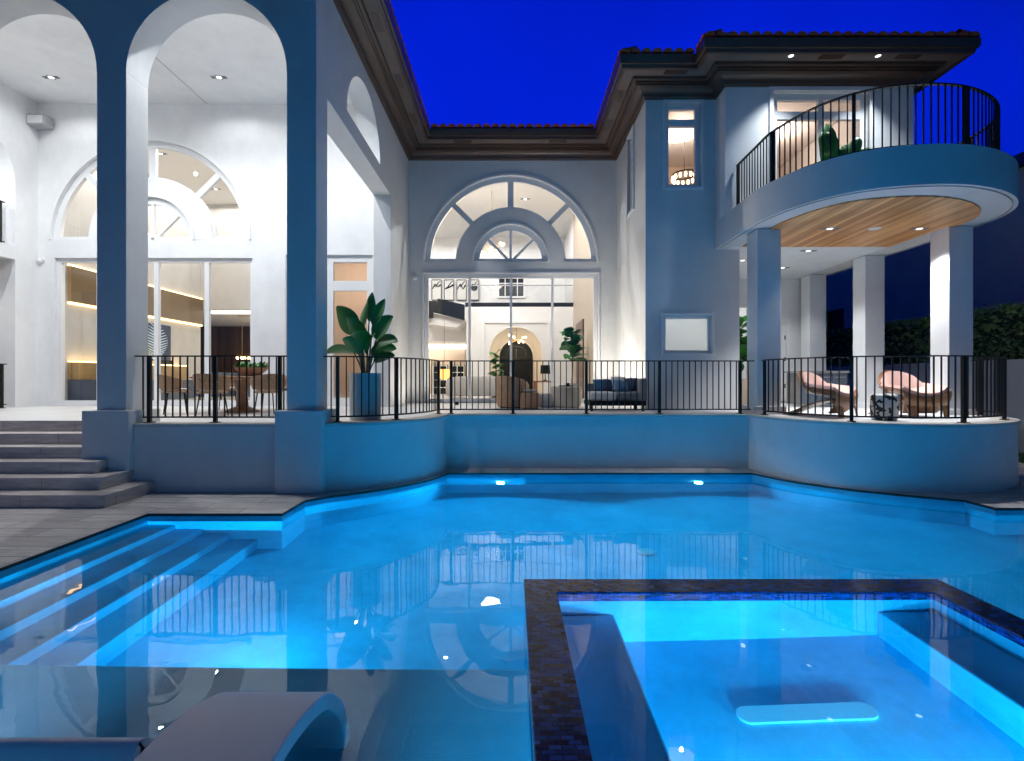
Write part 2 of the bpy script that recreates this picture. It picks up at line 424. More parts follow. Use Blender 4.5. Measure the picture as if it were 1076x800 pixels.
for x, y in ((1.74,6.3),):
    MB().lathe([(.11,0),(.11,.012),(.08,.025),(.03,.03),(.001,.03)], 28, (x, y, PF)).build('drain_cover', M['white_paint'], pool, smooth=40)
for x, z in ((5.9,-.35),(6.3,-.38)):
    MB().lathe([(.03,0),(.03,.012),(.012,.02),(.001,.02)], 16).xform(Matrix.Translation((6.58,6.85,z)) @ Matrix.Rotation(-PI/2, 4, 'Y')).build('inlet', M['white_paint'], pool, smooth=40) if x > 6 else None

# ---------------------------------------------------------------- spa
spa = thing('hot_tub', 'square hot tub with a dark blue mosaic rim set inside the pool', 'hot tub', (2.0,2.57,0))
RZ = -.085
ring = MB()
ring.panel([rect(sx0, sx1, sy0, sy1), rect(sx0+rw, sx1-rw, sy0+rw, sy1-rw)], XY, RZ-.2, RZ); ring.build('mosaic_rim', M['mosaic'], spa, bevel=.006)
MB().panel([rect(sx0+.001, sx1-.001, sy0+.001, sy1-.001), rect(sx0+rw-.001, sx1-rw+.001, sy0+rw-.001, sy1-rw+.001)], XY, PF, RZ-.2).build('wall', M['pool'], spa)
SF = -1.13
MB().sheet([rect(sx0+rw-.002, sx1-rw+.002, sy0+rw-.002, sy1-rw+.002)], SF).build('floor', M['pool'], spa)
MB().box(sx0+rw-.001, .88, sy0+rw, sy1-rw-.001, SF-.05, -.58).build('bench', M['pool'], spa, bevel=.02)
MB().box(3.15, sx1-rw+.001, sy0+rw, sy1-rw-.001, SF-.05, -.58).build('bench', M['pool'], spa, bevel=.02)
MB().box(.882, 3.148, sy0+rw, sy0+rw+.45, SF-.05, -.58).build('bench', M['pool'], spa, bevel=.02)
sl = MB(); n = 12
pts = [(2.02+.40+.075*math.sin(PI*i/n), 3.33-.075*math.cos(PI*i/n)) for i in range(n+1)] + [(2.02-.40-.075*math.sin(PI*i/n), 3.33+.075*math.cos(PI*i/n)) for i in range(n+1)]
sl.panel([pts], XY, SF, SF+.03); sl.build('drain_cover', M['white_paint'], spa, bevel=.008)
for y in (3.35, 2.2):
    MB().lathe([(.045,0),(.045,.015),(.02,.02),(.001,.02)], 16).xform(Matrix.Translation((sx1-rw, y, -.33)) @ Matrix.Rotation(-PI/2, 4, 'Y')).build('jet', M['white_paint'], spa, smooth=40)
tag(MB().sheet([rect(sx0+rw, sx1-rw, sy0+rw, sy1-rw)], WZ+.004).build('spa_water', M['water'], up=True), kind='structure')
for x in (1.4, 2.7):
    q = MB().lathe([(.001,0),(.09,0),(.11,-.012)], 20); q.xform(Matrix.Translation((x, sy0+rw+.452, -.85)) @ Matrix.Rotation(-PI/2, 4, 'X')); q.build('spa_light', M['poollamp'], spa, smooth=40)

# ---------------------------------------------------------------- terrace and stairs
ter = thing('terrace', 'raised pale tiled terrace with curved rendered walls above the pool', 'terrace')
front = [(-6.4,7.55),(-3.0,7.55)] + ell[1:] + [(4.68,9.6)] + rc[1:] + [(9.15,14.6)]
fl = [(-12.4,8.12),(-6.4,8.12)] + [(-6.4,7.55)] + front[1:] + [(-12.4,14.6)]
MB().sheet([fl], TZ).build('floor', M['terrace'], ter)
w = MB(); w.sweep(front, [(0,0),(0,TZ-.045),(-.3,TZ-.045),(-.3,0)]); w.build('retaining_wall', M['stucco'], ter, smooth=35)
c = MB(); c.sweep(front, [(.025,TZ-.045),(.025,TZ+.004),(-.34,TZ+.004),(-.34,TZ-.045)]); c.build('coping', M['coping'], ter, smooth=35, bevel=.006)
st = thing('stairs', 'six wide grey tiled steps rising from the deck to the terrace', 'stairs', (-8.5,7.4,0))
xr = [-5.55,-5.87,-6.19,-6.5,-6.5,-6.5]
for i in range(6):
    y0 = 6.61 + .3*i; z1 = TZ/6*(i+1)
    MB().box(-12.4, xr[i], y0, 8.12 if i > 2 else 7.55, z1-TZ/6+(.001 if i else 0), z1+(.004 if i == 5 else 0)).build('step', M['step'], st, bevel=.008)

# ---------------------------------------------------------------- the house
H = thing('house', 'two storey white rendered house with arcade, tiled roof and lit windows', 'house')
colx = [-12.35,-9.41,-6.47,-3.51]; CW = .46
ZS, ZT = 6.55, 8.9
for x in colx:
    c = MB().box(x, x+CW, AY0, AY1, TZ, ZS).build('column', M['stucco'], H, bevel=.008)
    MB().box(x-.13, x+CW+.13, AY0-.12, AY1+.1, 0, 1.27).build('plinth', M['stucco'], c, bevel=.01)
ol = [(-12.35,ZS)]
for i in range(3):
    a, e = colx[i]+CW, colx[i+1]; r = (e-a)/2
    ol += [(a, ZS)] + [(a+r - r*math.cos(PI*k/32), ZS + r*math.sin(PI*k/32)) for k in range(1, 32)] + [(e, ZS)]
ol += [(LX,ZS),(LX,ZT),(-12.35,ZT)]
MB().panel([ol], XZ, AY0, AY1).build('arcade', M['stucco'], H, smooth=30)
# side wall of the loggia toward the courtyard
side = [(12.2,TZ),(BY+.3,TZ),(BY+.3,ZT),(AY1,ZT),(AY1,6.39),(12.2,6.39)]
MB().panel([side, arch_loop(10.1, 6.73, 1.13, 6.73)], YZ, LX-.43, LX).build('wall', M['stucco'], H, smooth=30)
# loggia back wall
LB = 12.6
lw = (-9.39, 5.38, 2.57)
MB().panel([rect(-12.7, LX-.43, TZ, ZT), arch_loop(*lw, lw[1]), rect(-11.88,-6.74,1.1,4.91), rect(-5.88,-3.62,1.1,4.99)], XZ, LB, LB+.3).build('wall', M['white_stucco'], H, smooth=30)
MB().panel([rect(-12.35, LX-.43, AY1-.1, LB+.1)], XY, ZT, ZT+.1).build('ceiling', M['white_stucco'], H)
MB().box(-7.92,-7.90,AY1,LB,ZT-.004,ZT).build('ceiling_joint', M['lightgrey'], H)
MB().panel([rect(AY0, LB+.3, TZ, ZT), rect(9.4,12.02,TZ+.001,4.72), arch_loop(10.72, 6.6, 1.3, 5.05)], YZ, -12.7, -12.3).build('wall', M['white_stucco'], H, smooth=30)
# small side porch left of the loggia
MB().panel([rect(-15.5,-12.7,9.0,13.0)], XY, 4.72, 4.8).build('wood_ceiling', M['woodsoffit'], H)
MB().panel([rect(-15.5,-12.7,9.0,13.0)], XY, 4.81, 4.98).build('upper_floor', M['white_stucco'], H)
MB().panel([rect(-15.5,-12.71,9.0,13.0)], XY, TZ-.1, TZ+.002).build('porch_floor', M['terrace'], H)
MB().panel([rect(-15.5,-12.71,TZ,9), rect(-14.2,-13.0,TZ+.02,3.6)], XZ, 12.7, 13.0).build('wall', M['white_stucco'], H)
MB().panel([rect(-15.5,-12.71,8.0,13.0)], XY, 8.9, 9).build('ceiling', M['white_stucco'], H)
MB().box(-15.8,-15.5,8,13,0,9).build('wall', M['white_stucco'], H)
d = MB().box(-14.14,-13.06,12.8,12.86,TZ+.03,3.54).build('door', M['lightgrey'], H); f = MB().panel([rect(-14.28,-12.92,TZ,3.68), rect(-14.12,-13.08,TZ+.05,3.52)], XZ, 12.66, 12.72).build('frame', M['white_paint'], d)
# courtyard back wall
cw = (-.04, 5.23, 2.53)
MB().panel([rect(LX-.43, RX+.3, TZ, ZT), arch_loop(*cw, cw[1]), rect(-2.58,2.52,1.08,4.86)], XZ, BY, BY+.3).build('wall', M['stucco'], H, smooth=30)
# tower
MB().panel([rect(TY+.3, BY, TZ, ZT), rect(12.25,12.85,6.1,8.1)], YZ, RX, RX+.3).build('wall', M['stucco'], H)
MB().panel([[(RX,TZ),(5.25,TZ),(5.25,4.77),(4.7,4.77),(4.7,ZT),(RX,ZT)], rect(3.55,4.35,6.2,8.12), rect(3.5,4.62,2.36,3.24)], XZ, TY, TY+.3).build('wall', M['stucco'], H)
MB().box(4.95,5.25,TY+.301,14.5,TZ,4.77).build('wall', M['white_stucco'], H)
MB().panel([[(4.7,5.3),(5.75,5.3),(5.75,8.1),(7.87,8.1),(7.87,5.3),(8.85,5.3),(8.85,ZT),(4.7,ZT)]], XZ, BAY, BAY+.3).build('wall', M['white_stucco'], H)
MB().box(4.7,5.0,BAY+.301,TY-.001,5.3,ZT).build('wall', M['stucco'], H)
MB().box(8.55,8.85,BAY+.301,16,5.3,ZT).build('wall', M['stucco'], H)
# right loggia
MB().panel([rect(5.25,9.15,TZ,4.77), rect(5.7,7.15,1.1,4.0), rect(7.45,8.25,1.08,3.5)], XZ, 14.5, 14.8).build('wall', M['white_stucco'], H)
rcol = [(4.88,9.65,.47,.43),(8.53,9.47,.47,.43),(8.53,11.72,.47,.43),(8.53,13.9,.47,.43)]
for i, (x, y, a, e) in enumerate(rcol):
    c = MB().box(x, x+a, y, y+e, TZ, 4.745).build('column', M['stucco' if i == 0 else 'white_stucco'], H, bevel=.008)
    MB().box(x-.09, x+a+.09, y-.09 if i else y-.04, y+e+.06, TZ-.01 if i else 0.6, TZ+(.16 if i == 0 else .12)).build('plinth', M['stucco' if i == 0 else 'white_stucco'], c, bevel=.008)
slab = [(4.68,TY-.002)] + rc + [(9.15,15)] + [(4.98,15),(4.98,TY-.002)]
bal = MB().panel([slab], XY, 4.76, 5.38).build('balcony', M['stucco'], H, smooth=35)
inner = offset_poly(rc, -.46)
inner = [p for p in inner]
wood = [(5.2,10.93)] + [p for p in inner if p[1] < 10] + [(8.5,9.6),(8.5,10.93)]
wood[1:1] = [(5.14,9.9)]
MB().panel([wood], XY, 4.735, 4.765).build('wood_soffit', M['woodsoffit'], bal)
MB().panel([[(4.99,10.95),(8.5,10.95),(8.5,14.49),(5.26,14.49),(5.26,TY+.35),(4.99,TY+.35)]], XY, 4.75, 4.765).build('ceiling', M['white_stucco'], bal)
MB().sweep([(4.68,11.1)]+rc+[(9.15,14.9)], [(-.06,4.748),(-.075,4.748),(-.075,4.762),(-.06,4.762)]).build('drip_groove', M['lightgrey'], bal, smooth=35)

# windows -----------------------------------------------------------------
def arched_window(cx, zs, r, y, name='arched_window', paint='frame', surround='stucco'):
    k = r/2.53
    w = thing(name, None, None); w.parent = H
    y0, y1 = y+.07, y+.17
    rim = MB().arc(cx, zs, r, r+.055, 0, PI, y-.035, y+.02, 40); rim.arc(cx, zs, 1.09*k-.0, 1.09*k+.045, 0, PI, y+.035-.08, y+.02, 32)
    rim.build('trim', M['white_paint'], w, smooth=35)
    f = MB().arc(cx, zs, r-.15, r-.001, 0, PI, y0, y1, 40)
    f.arc(cx, zs, .93*k, 1.089*k, 0, PI, y0+.002, y1-.002, 32)
    ro, ri = r-.15, 1.58*k
    for a in (45, 90, 135):
        c, s_ = math.cos(R(a)), math.sin(R(a))
        f.bar((cx+(ri-.01)*c, zs+(ri-.01)*s_), (cx+(ro+.01)*c, zs+(ro+.01)*s_), .15 if a != 90 else .17, y0+.006, y1-.006)
        f.bar((cx+.02*c, zs+.02*s_), (cx+.94*k*c, zs+.94*k*s_), .07, y0+.008, y1-.008)
    f.box(cx-r+.01, cx-ri, y0+.004, y1-.004, zs, zs+.1); f.box(cx+ri, cx+r-.01, y0+.004, y1-.004, zs, zs+.1)
    f.box(cx-1.08*k, cx+1.08*k, y0+.01, y1-.01, zs, zs+.1)
    f.arc(cx, zs, ri-.002, ri+.05, 0, PI, y0+.001, y1-.001, 32)
    f.build('frame', M[paint], w, smooth=35)
    MB().arc(cx, zs, 1.09*k, 1.58*k, 0, PI, y-.004, y+.28, 40).build('arch_band', M[surround], w, smooth=35)
    g = MB().panel([arch_loop(cx, zs, r-.02, zs)], XZ, y+.118, y+.124); g.build('pane', M['glass'], w)
    return w
def framed(name, x0, x1, z0, z1, y, mull=(), trans=(), fw=.1, mw=.07, parent=None, paint='frame', trim=0, glass='glass', dz=.08):
    w = thing(name, None, None); w.parent = parent or H
    f = MB().panel([rect(x0+.001, x1-.001, z0+.001, z1-.001), rect(x0+fw, x1-fw, z0+fw, z1-fw)], XZ, y+dz, y+dz+.1)
    for m_ in mull: f.box(m_-mw/2, m_+mw/2, y+dz+.003, y+dz+.097, z0+fw-.002, z1-fw+.002)
    for z_ in trans: f.box(x0+fw-.002, x1-fw+.002, y+dz+.006, y+dz+.094, z_-mw*.8, z_+mw*.8)
    f.build('frame', M[paint], w, bevel=.004)
    if trim:
        MB().panel([rect(x0-trim, x1+trim, z0-(trim if z0 > 2 else 0), z1+trim), rect(x0, x1, z0, z1)], XZ, y-.045, y+.03).build('trim', M[paint], w, bevel=.006)
    MB().box(x0+fw*.8, x1-fw*.8, y+dz+.05, y+dz+.056, z0+fw*.8, z1-fw*.8).build('pane', M[glass], w)
    return w
arched_window(*lw, LB, paint='white_paint', surround='white_stucco')
arched_window(*cw, BY)
framed('sliding_door', -11.88,-6.74,1.1,4.91, LB, (-10.8,-9.3,-7.98), (), .1, .12, paint='white_paint')
framed('window', -5.88,-3.62,1.1,4.99, LB, (-4.75,), (4.2,), .17, .16, paint='white_paint')
framed('sliding_door', -2.58,2.52,1.08,4.86, BY, (-1.26,-.03,1.2), (), .1, .07, trim=.06)
framed('window', 3.55,4.35,6.2,8.12, TY, (), (7.72,), .09, .1, trim=.07)
framed('window', 3.5,4.62,2.36,3.24, TY, (), (), .07, .1, trim=.05, glass='frost')
framed('balcony_door', 5.75,7.87,5.385,8.1, BAY, (6.86,), (7.62,), .14, .11, paint='white_paint', trim=.09)
framed('window', 5.7,7.15,1.1,4.0, 14.5, (), (3.2,), .08, .1, paint='white_paint')
# narrow window in the side of the tower (YZ plane)
w = thing('window', None, None); w.parent = H
f = MB().panel([rect(12.251,12.849,6.101,8.099), rect(12.33,12.77,6.18,8.02)], YZ, RX+.06, RX+.16); f.box(RX+.064, RX+.156, 12.32, 12.78, 7.55, 7.68); f.build('frame', M['frame'], w, bevel=.004)
MB().panel([rect(12.19,12.91,6.04,8.17), rect(12.25,12.85,6.1,8.1)], YZ, RX-.045, RX+.03).build('trim', M['frame'], w, bevel=.006)
MB().box(RX+.11, RX+.116, 12.3, 12.8, 6.15, 8.05).build('pane', M['glass'], w)
d = thing('door', None, None); d.parent = H
MB().box(7.5,8.2,14.56,14.62,1.1,3.45).build('leaf', M['white_paint'], d, bevel=.004)
MB().panel([rect(7.38,8.32,1.08,3.57), rect(7.5,8.2,1.08,3.45)], XZ, 14.47, 14.56).build('frame', M['white_paint'], d)
for z in (1.5, 2.3, 2.95): MB().box(8.17,8.22,14.545,14.58,z,z+.12).build('hinge', M['metal'], d)

# cornice, eaves, roofs ------------------------------------------------------
cpath = [(-12.7,AY0),(LX,AY0),(LX,BY),(RX,BY),(RX,TY),(4.7,TY),(4.7,BAY),(8.85,BAY),(8.85,16)]
zc = 8.2
prof = [(-.02,zc),(.05,zc),(.07,zc+.03)] + [(.08+.17*(1-math.cos(PI/2*i/6)), zc+.03+.15*math.sin(PI/2*i/6)) for i in range(7)] + [(.27,zc+.18),(.27,zc+.215),(.31,zc+.215),(.31,zc+.25),(.37,zc+.26),(.39,zc+.315),(-.02,zc+.315)]
MB().sweep(cpath, prof).build('cornice', M['brown'], H, smooth=28)
MB().sweep(cpath, [(-.02,zc+.318),(.70,zc+.318),(.70,zc+.345),(-.02,zc+.345)]).build('eave_soffit', M['soffit_brown'], H)
MB().sweep(cpath, [(.60,zc+.35),(.62,zc+.30),(.70,zc+.29),(.705,zc+.36),(.74,zc+.37),(.76,zc+.42),(.76,zc+.56),(.6,zc+.56)]).build('fascia', M['brown'], H, smooth=28)
# soffit vents
for (x, y, a) in ((-2.55,9.2,1),(-2.55,11.0,1),(-2.55,12.6,1),(-1.4,13.78,0),(1.3,13.78,0),(2.56,12.9,1),(3.6,10.68,0),(6.7,10.18,0),(2.56,11.6,1),(8.3,10.18,0)):
    v = MB()
    for k in range(5):
        o = -.06+.03*k
        v.box(x-.25, x+.25, y+o-.009, y+o+.009, zc+.309, zc+.3175) if not a else v.box(x+o-.009, x+o+.009, y-.25, y+.25, zc+.309, zc+.3175)
    v.build('soffit_vent', M['brown'], H)
e0, e1 = offset_poly(cpath, .76), offset_poly(cpath, -3.)
for i in range(1, 8):
    (ax, ay), (bx, by) = cpath[i], cpath[i+1]; L = math.hypot(bx-ax, by-ay); tx, ty = (bx-ax)/L, (by-ay)/L; nx, ny = ty, -tx
    z0 = zc+.58; sl_ = .36
    rf = MB()
    p, q = e0[i], e0[i+1]; Le = math.hypot(q[0]-p[0], q[1]-p[1])
    # slopes at each end: hip or valley
    def turn(j):
        if j <= 0 or j >= len(cpath)-1: return 0
        u = (cpath[j][0]-cpath[j-1][0], cpath[j][1]-cpath[j-1][1]); v = (cpath[j+1][0]-cpath[j][0], cpath[j+1][1]-cpath[j][1])
        c = u[0]*v[1]-u[1]*v[0]; return 1 if c > 0 else -1     # +1 left turn = hip (outside corner)
    t0, t1 = turn(i), turn(i+1)
    n = max(1, round(Le/.24)); w_ = Le/n; deep = 2.4
    under = []
    for k in range(n):
        s = (k+.5)*w_
        dm = deep
        if t0 > 0: dm = min(dm, s)
        if t1 > 0: dm = min(dm, Le-s)
        d = 0.; first = True
        while d < max(dm, .2):
            l_ = .38; r0, r1 = w_*.46, w_*.40
            vs = []; fs = []
            for e, (dd, rr, up) in enumerate(((d, r0, .02), (d+l_, r1, 0))):
                for m in range(8):
                    a = PI*m/7
                    o = s + rr*math.cos(a); h = rr*math.sin(a)*.85
                    vs.append((p[0]+tx*o-nx*dd, p[1]+ty*o-ny*dd, z0+dd*sl_+h+up))
            for m in range(7): fs.append((m, m+1, 8+m+1, 8+m))
            if first: fs.append(tuple(range(8)))
            rf.add(vs, fs); d += .36; first = False
    # deck under the tiles
    a0 = (p[0], p[1], z0-.03); b0 = (q[0], q[1], z0-.03)
    c0 = e1[i]; c1 = e1[i+1]
    rf.quad(a0, b0, (c1[0], c1[1], z0-.03+3.76*sl_), (c0[0], c0[1], z0-.03+3.76*sl_))
    roof = rf.build('roof', M['terracotta'], H, smooth=50)
    if t0 > 0 and i > 1:
        hp = MB(); dx, dy = (e1[i][0]-p[0])/3.76, (e1[i][1]-p[1])/3.76
        for k in range(4):
            d = .2+.36*k
            hp.tube([(p[0]+dx*d, p[1]+dy*d, z0+d*sl_+.08), (p[0]+dx*(d+.42), p[1]+dy*(d+.42), z0+(d+.42)*sl_+.06)], [.085,.07], 12)
        hp.build('hip_tile', M['terracotta'], roof, smooth=50)

# rooms seen through the glass ------------------------------------------------
def room(x0, x1, y0, y1, z0, z1, faces, mat, name='interior_wall'):
    m = MB()
    if 'l' in faces: m.box(x0-.1, x0, y0, y1, z0, z1)
    if 'r' in faces: m.box(x1, x1+.1, y0, y1, z0, z1)
    if 'b' in faces: m.box(x0-.1, x1+.1, y1, y1+.1, z0, z1)
    return m.build(name, M[mat], H)
def slab_(x0, x1, y0, y1, z, mat, name, up=True):
    return MB().box(x0, x1, y0, y1, z-.08 if up else z, z if up else z+.08).build(name, M[mat], H)
FZ = 1.08
# A: great room behind the courtyard doors
slab_(-9.2, 8.5, BY+.31, 26, FZ, 'int_floor', 'interior_floor')
slab_(-9.2, 2.65, BY+.31, 26, 8.6, 'int_white', 'interior_ceiling', False)
room(-9.2, 2.55, BY+.31, 23.4, FZ, 8.6, 'b', 'int_white')
MB().box(2.55, 2.65, BY+.31, 20.2, FZ, 8.6).build('interior_wall', M['beige_panel'], H)
MB().box(2.50, 2.55, 17.2, 19.0, FZ, 3.9).build('interior_door', M['walnut_z'], H)
gal = MB().panel([rect(-1.9,2.55,FZ,4.78), arch_loop(.16, 2.85, 1.1, FZ+.001)], XZ, 20.2, 20.4); gal.build('interior_wall', M['int_white'], H, smooth=30)
MB().panel([[(.16-1.45,FZ),(.16-1.45,4.25),(.16+1.45,4.25),(.16+1.45,FZ),(.16+1.3,FZ),(.16+1.3,4.1),(.16-1.3,4.1),(.16-1.3,FZ)]], XZ, 20.15, 20.2).build('arch_surround', M['white_paint'], H)
MB().box(2.55,2.65,20.2,23.5,4.79,8.6).build('interior_wall', M['int_white'], H)
MB().box(-1.95,2.55,20.19,23.4,4.79,4.95).build('gallery_floor', M['black'], H)
gr_ = thing('gallery_balustrade', None, None); gr_.parent = H
MB().box(-1.9,2.5,20.24,20.26,4.96,5.66).build('pane', M['glass'], gr_); MB().box(-1.92,2.52,20.22,20.28,5.66,5.70).build('rail', M['lightgrey'], gr_)
MB().box(-1.9,-1.8,20.4,23.39,FZ,4.78).build('interior_wall', M['int_white'], H); MB().box(2.2,2.3,20.4,23.39,FZ,4.78).build('interior_wall', M['beige'], H)
fd = thing('front_door', None, None); fd.parent = H
MB().panel([arch_loop(.2, 2.84, .8, FZ)], XZ, 23.3, 23.38).build('leaf', M['black'], fd, smooth=30)
ir = MB()
for x in (-.25,.2,.65): ir.bar((x,FZ+.05),(x,3.2),.03,23.27,23.3)
for z in (1.6,2.2,2.8): ir.bar((-.55,z),(.95,z),.03,23.275,23.3)
ir.arc(.2,2.84,.5,.53,0,PI,23.27,23.3); ir.build('grille', M['metal'], fd)
MB().arc(.2,2.84,.8,.9,0,PI,23.26,23.39).build('frame', M['int_white'], fd, smooth=30)
# gallery window and pelmet at the back
wn = thing('window', None, None); wn.parent = H
MB().box(-.62,.55,23.33,23.38,5.75,6.75).build('pane', M['black'], wn)
g_ = MB().panel([rect(-.7,.63,5.67,6.83), rect(-.62,.55,5.75,6.75)], XZ, 23.28, 23.4)
for x in (-.33,-.04,.26): g_.box(x-.02,x+.02,23.3,23.33,5.75,6.75)
g_.box(-.62,.55,23.302,23.332,6.35,6.39); g_.build('frame', M['white_paint'], wn)
# stairs with a dark stringer on the left
sg = thing('staircase', None, None); sg.parent = H
pts = [(-3.2,4.35),(-1.95,4.05),(-1.95,4.8),(-3.2,5.02)]
MB().panel([[(-3.25,4.52),(-1.95,4.2),(-1.95,4.82),(-3.05,5.08),(-3.05,4.95),(-3.55,5.0),(-3.55,4.25),(-3.25,4.3)]], XZ, 19.9, 20.1).build('stringer', M['black'], sg)
MB().panel([[(-3.7,4.1),(-2.3,3.9),(-1.9,4.2),(-3.25,4.5),(-3.5,4.2)]], XZ, 20.12, 21.3).build('underside', M['int_white'], sg)
# kitchen beyond, left
MB().box(-5.5,-2.25,23.2,23.39,FZ,3.4).build('interior_wall', M['beige'], H)
MB().box(-6,-1.95,21.4,23.2,3.42,3.5).build('interior_ceiling', M['int_white'], H)
MB().box(-5.8,-2.0,21.3,21.4,3.42,4.1).build('interior_wall', M['int_white'], H)
MB().box(-5.6,-2.2,23.0,23.19,3.22,3.41).build('cove_light', M['strip_white'], H)
# B: room behind the loggia
slab_(-16.5,-3.3, LB+.31, 25, FZ+.001, 'int_floor', 'interior_floor')
slab_(-16.5,-6.2, LB+.31, 19.0, 8.5, 'int_white', 'interior_ceiling', False)
MB().box(-12.1,-12.0, LB+.31, 18.7, FZ, 8.5).build('interior_wall', M['plaster'], H)
MB().box(-16.5,-6.3,18.7,18.85,4.45,8.5).build('interior_wall', M['plaster'], H)
MB().box(-16.5,-6.3,18.86,25,4.45,4.55).build('interior_ceiling', M['int_white'], H)
MB().box(-16.5,-6.3,24.6,24.8,FZ,4.45).build('interior_wall', M['walnut_z'], H)
MB().box(-11.9,-8,19.1,19.3,4.36,4.44).build('cove_light', M['strip_white'], H)
MB().box(-6.3,-6.2,LB+.31,25,FZ,8.5).build('interior_wall', M['int_white'], H)
bp = MB().box(-12.0,-11.9, LB+.5, 18.7, 3.86, 4.82).build('wall_panel', M['gold'], H)
MB().box(-12.0,-11.93, LB+.5, 18.7, 4.83, 4.87).build('light_strip', M['strip_warm'], bp); MB().box(-12.0,-11.93, LB+.5, 18.7, 3.80, 3.85).build('light_strip', M['strip_warm'], bp)
ct = MB().box(-12.0,-11.7, LB+.5, 17.5, 1.75, 2.22).build('sideboard', M['gold'], H); MB().box(-12.0,-11.4,LB+.5,17.5,FZ,1.74).build('cabinet', M['slate'], ct)
MB().box(-11.99,-11.72, LB+.5, 17.5, 2.225, 2.25).build('light_strip', M['strip_warm'], ct)
# C: small room behind the loggia window
room(-6.1,-3.5, LB+.31, 16.2, FZ, 5.6, 'b', 'beige'); MB().box(-3.58,-3.48,LB+.31,16.2,FZ,5.6).build('interior_wall', M['beige'], H)
slab_(-6.19,-3.49, LB+.31, 16.3, 5.6, 'int_white', 'interior_ceiling', False)
# D: upper tower room
slab_(3.4,8.5, TY+.31, 15.5, 5.39, 'walnut', 'interior_floor'); slab_(3.4,8.5, 11.01, 15.5, 8.5, 'int_white', 'interior_ceiling', False)
room(3.4,8.5, TY+.31, 15.4, 5.39, 8.5, 'b', 'beige'); MB().box(6.3,6.4,12.2,15.4,5.4,8.5).build('interior_wall', M['beige'], H)
MB().box(3.385,3.395,TY+.4,12.1,5.4,8.5).build('interior_wall', M['beige'], H)
# E: room behind the frosted window and the right loggia window
room(3.4,4.93, TY+.31, 14.2, FZ, 4.7, 'b', 'int_white'); slab_(3.39,4.94, TY+.31, 14.2, 4.7, 'int_white', 'interior_ceiling', False)
room(5.4,8.6, 14.81, 17.5, FZ, 4.6, 'lrb', 'int_white'); slab_(5.3,8.7,14.81,17.6,4.6,'int_white','interior_ceiling', False)

# downlights --------------------------------------------------------------
LIGHTS = []
def lamp(kind, loc, power, col=(1,.95,.88), size=.1, spot=150, blend=.6, rot=(0,0,0), sy=None):
    l = bpy.data.lights.new('lamp', kind); l.energy = power; l.color = col
    if kind == 'AREA':
        l.size = size
        if sy: l.shape = 'RECTANGLE'; l.size_y = sy
    else: l.shadow_soft_size = size
    if kind == 'SPOT': l.spot_size = R(spot); l.spot_blend = blend
    o = bpy.data.objects.new('lamp', l); o.location = loc; o.rotation_euler = rot; COL.objects.link(o); return o
def downlight(x, y, z, power, twin=False, r=.06, col=(1,.95,.88), spot=150, size=.05, blend=.7):
    d = MB().lathe([(r*1.5,0),(r*1.5,-.008),(r,-.012),(r,0)], 20, (x,y,z), False).build('downlight', M['lightgrey'], H, smooth=40)
    MB().lathe([(.001,-.004),(r*.95,-.004)], 16, (x,y,z), False).build('lens', M['down'], d)
    if twin:
        for s_ in (-1,1): MB().box(x+s_*.13-.05, x+s_*.13+.05, y-.05, y+.05, z-.006, z-.0005).build('housing', M['charcoal'], d)
    lamp('SPOT', (x, y, z-.05), power, col, size, spot, blend)
# ---------------------------------------------------------------- railings
def railing(label, path, z, posts, name='railing', h=1.07, group=None, extra=0):
    s0 = path[0]
    t = thing(name, label, 'railing', (s0[0], s0[1], z), 0, group)
    MB().sweep(path, [(-.024,z+h-.022),(.024,z+h-.022),(.024,z+h),(-.024,z+h)]).build('top_rail', M['metal'], t, smooth=35)
    MB().sweep(path, [(-.016,z+.075),(.016,z+.075),(.016,z+.1),(-.016,z+.1)]).build('bottom_rail', M['metal'], t, smooth=35)
    bal_ = MB().box(-.009,.009,-.009,.009,.1,h-.022); first = None
    post_ = MB().box(-.027,.027,-.027,.027,0,h-.02).box(-.06,.06,-.06,.06,.0005,.012); fp = None
    L = plen(path)
    for s in posts:
        x, y, a = along(path, s)
        if fp is None: fp = post_.build('post', M['metal'], t, local=True, bevel=.003); o = fp
        else: o = fp.copy(); COL.objects.link(o); o.parent = t
        o.location = (x-s0[0], y-s0[1], 0); o.rotation_euler = (0,0,a)
    n = int(round(L/.118)); 
    for k in range(1, n):
        s = L*k/n
        if min(abs(s-p) for p in posts) < .05: continue
        x, y, a = along(path, s)
        if first is None: first = bal_.build('baluster', M['metal'], t, local=True); o = first
        else: o = first.copy(); COL.objects.link(o); o.parent = t
        o.location = (x-s0[0], y-s0[1], 0); o.rotation_euler = (0,0,a)
    return t
RT = TZ+.004
railing('straight black railing between the two front arcade columns', [(-6.0,7.74),(-3.52,7.74)], RT, [.22,1.27,2.3])
ein = [(-3.0 + 1.53*math.sin(PI/2*i/16), 9.74 - 1.9*math.cos(PI/2*i/16)) for i in range(17)]
cpa = [(-3.04,7.84)] + ein[1:] + [(4.86,9.75)]
Lc = plen(cpa)
railing('long black railing that curves behind the plant pot and runs across the courtyard', cpa, RT, [.22,1.2,Lc-6.35,Lc-6.08,Lc-4.84,Lc-3.37,Lc-1.9,Lc-.28])
rin = [(p[0], p[1]) for p in offset_poly(rc, -.16)]
rin = [(4.98,9.64)] + [p for p in rin if p[1] < 9.3] + [(8.99,9.5)]
Lr = plen(rin)
railing('curved black railing round the terrace with the shell chairs', rin, RT, [.25,1.95,3.6,5.0,6.2])
bin_ = offset_poly(rc, -.24); bin_ = [(4.94,10.66)] + [p for p in bin_ if p[1] < 9.6] + [(8.9,10.66)]
Lb = plen(bin_)
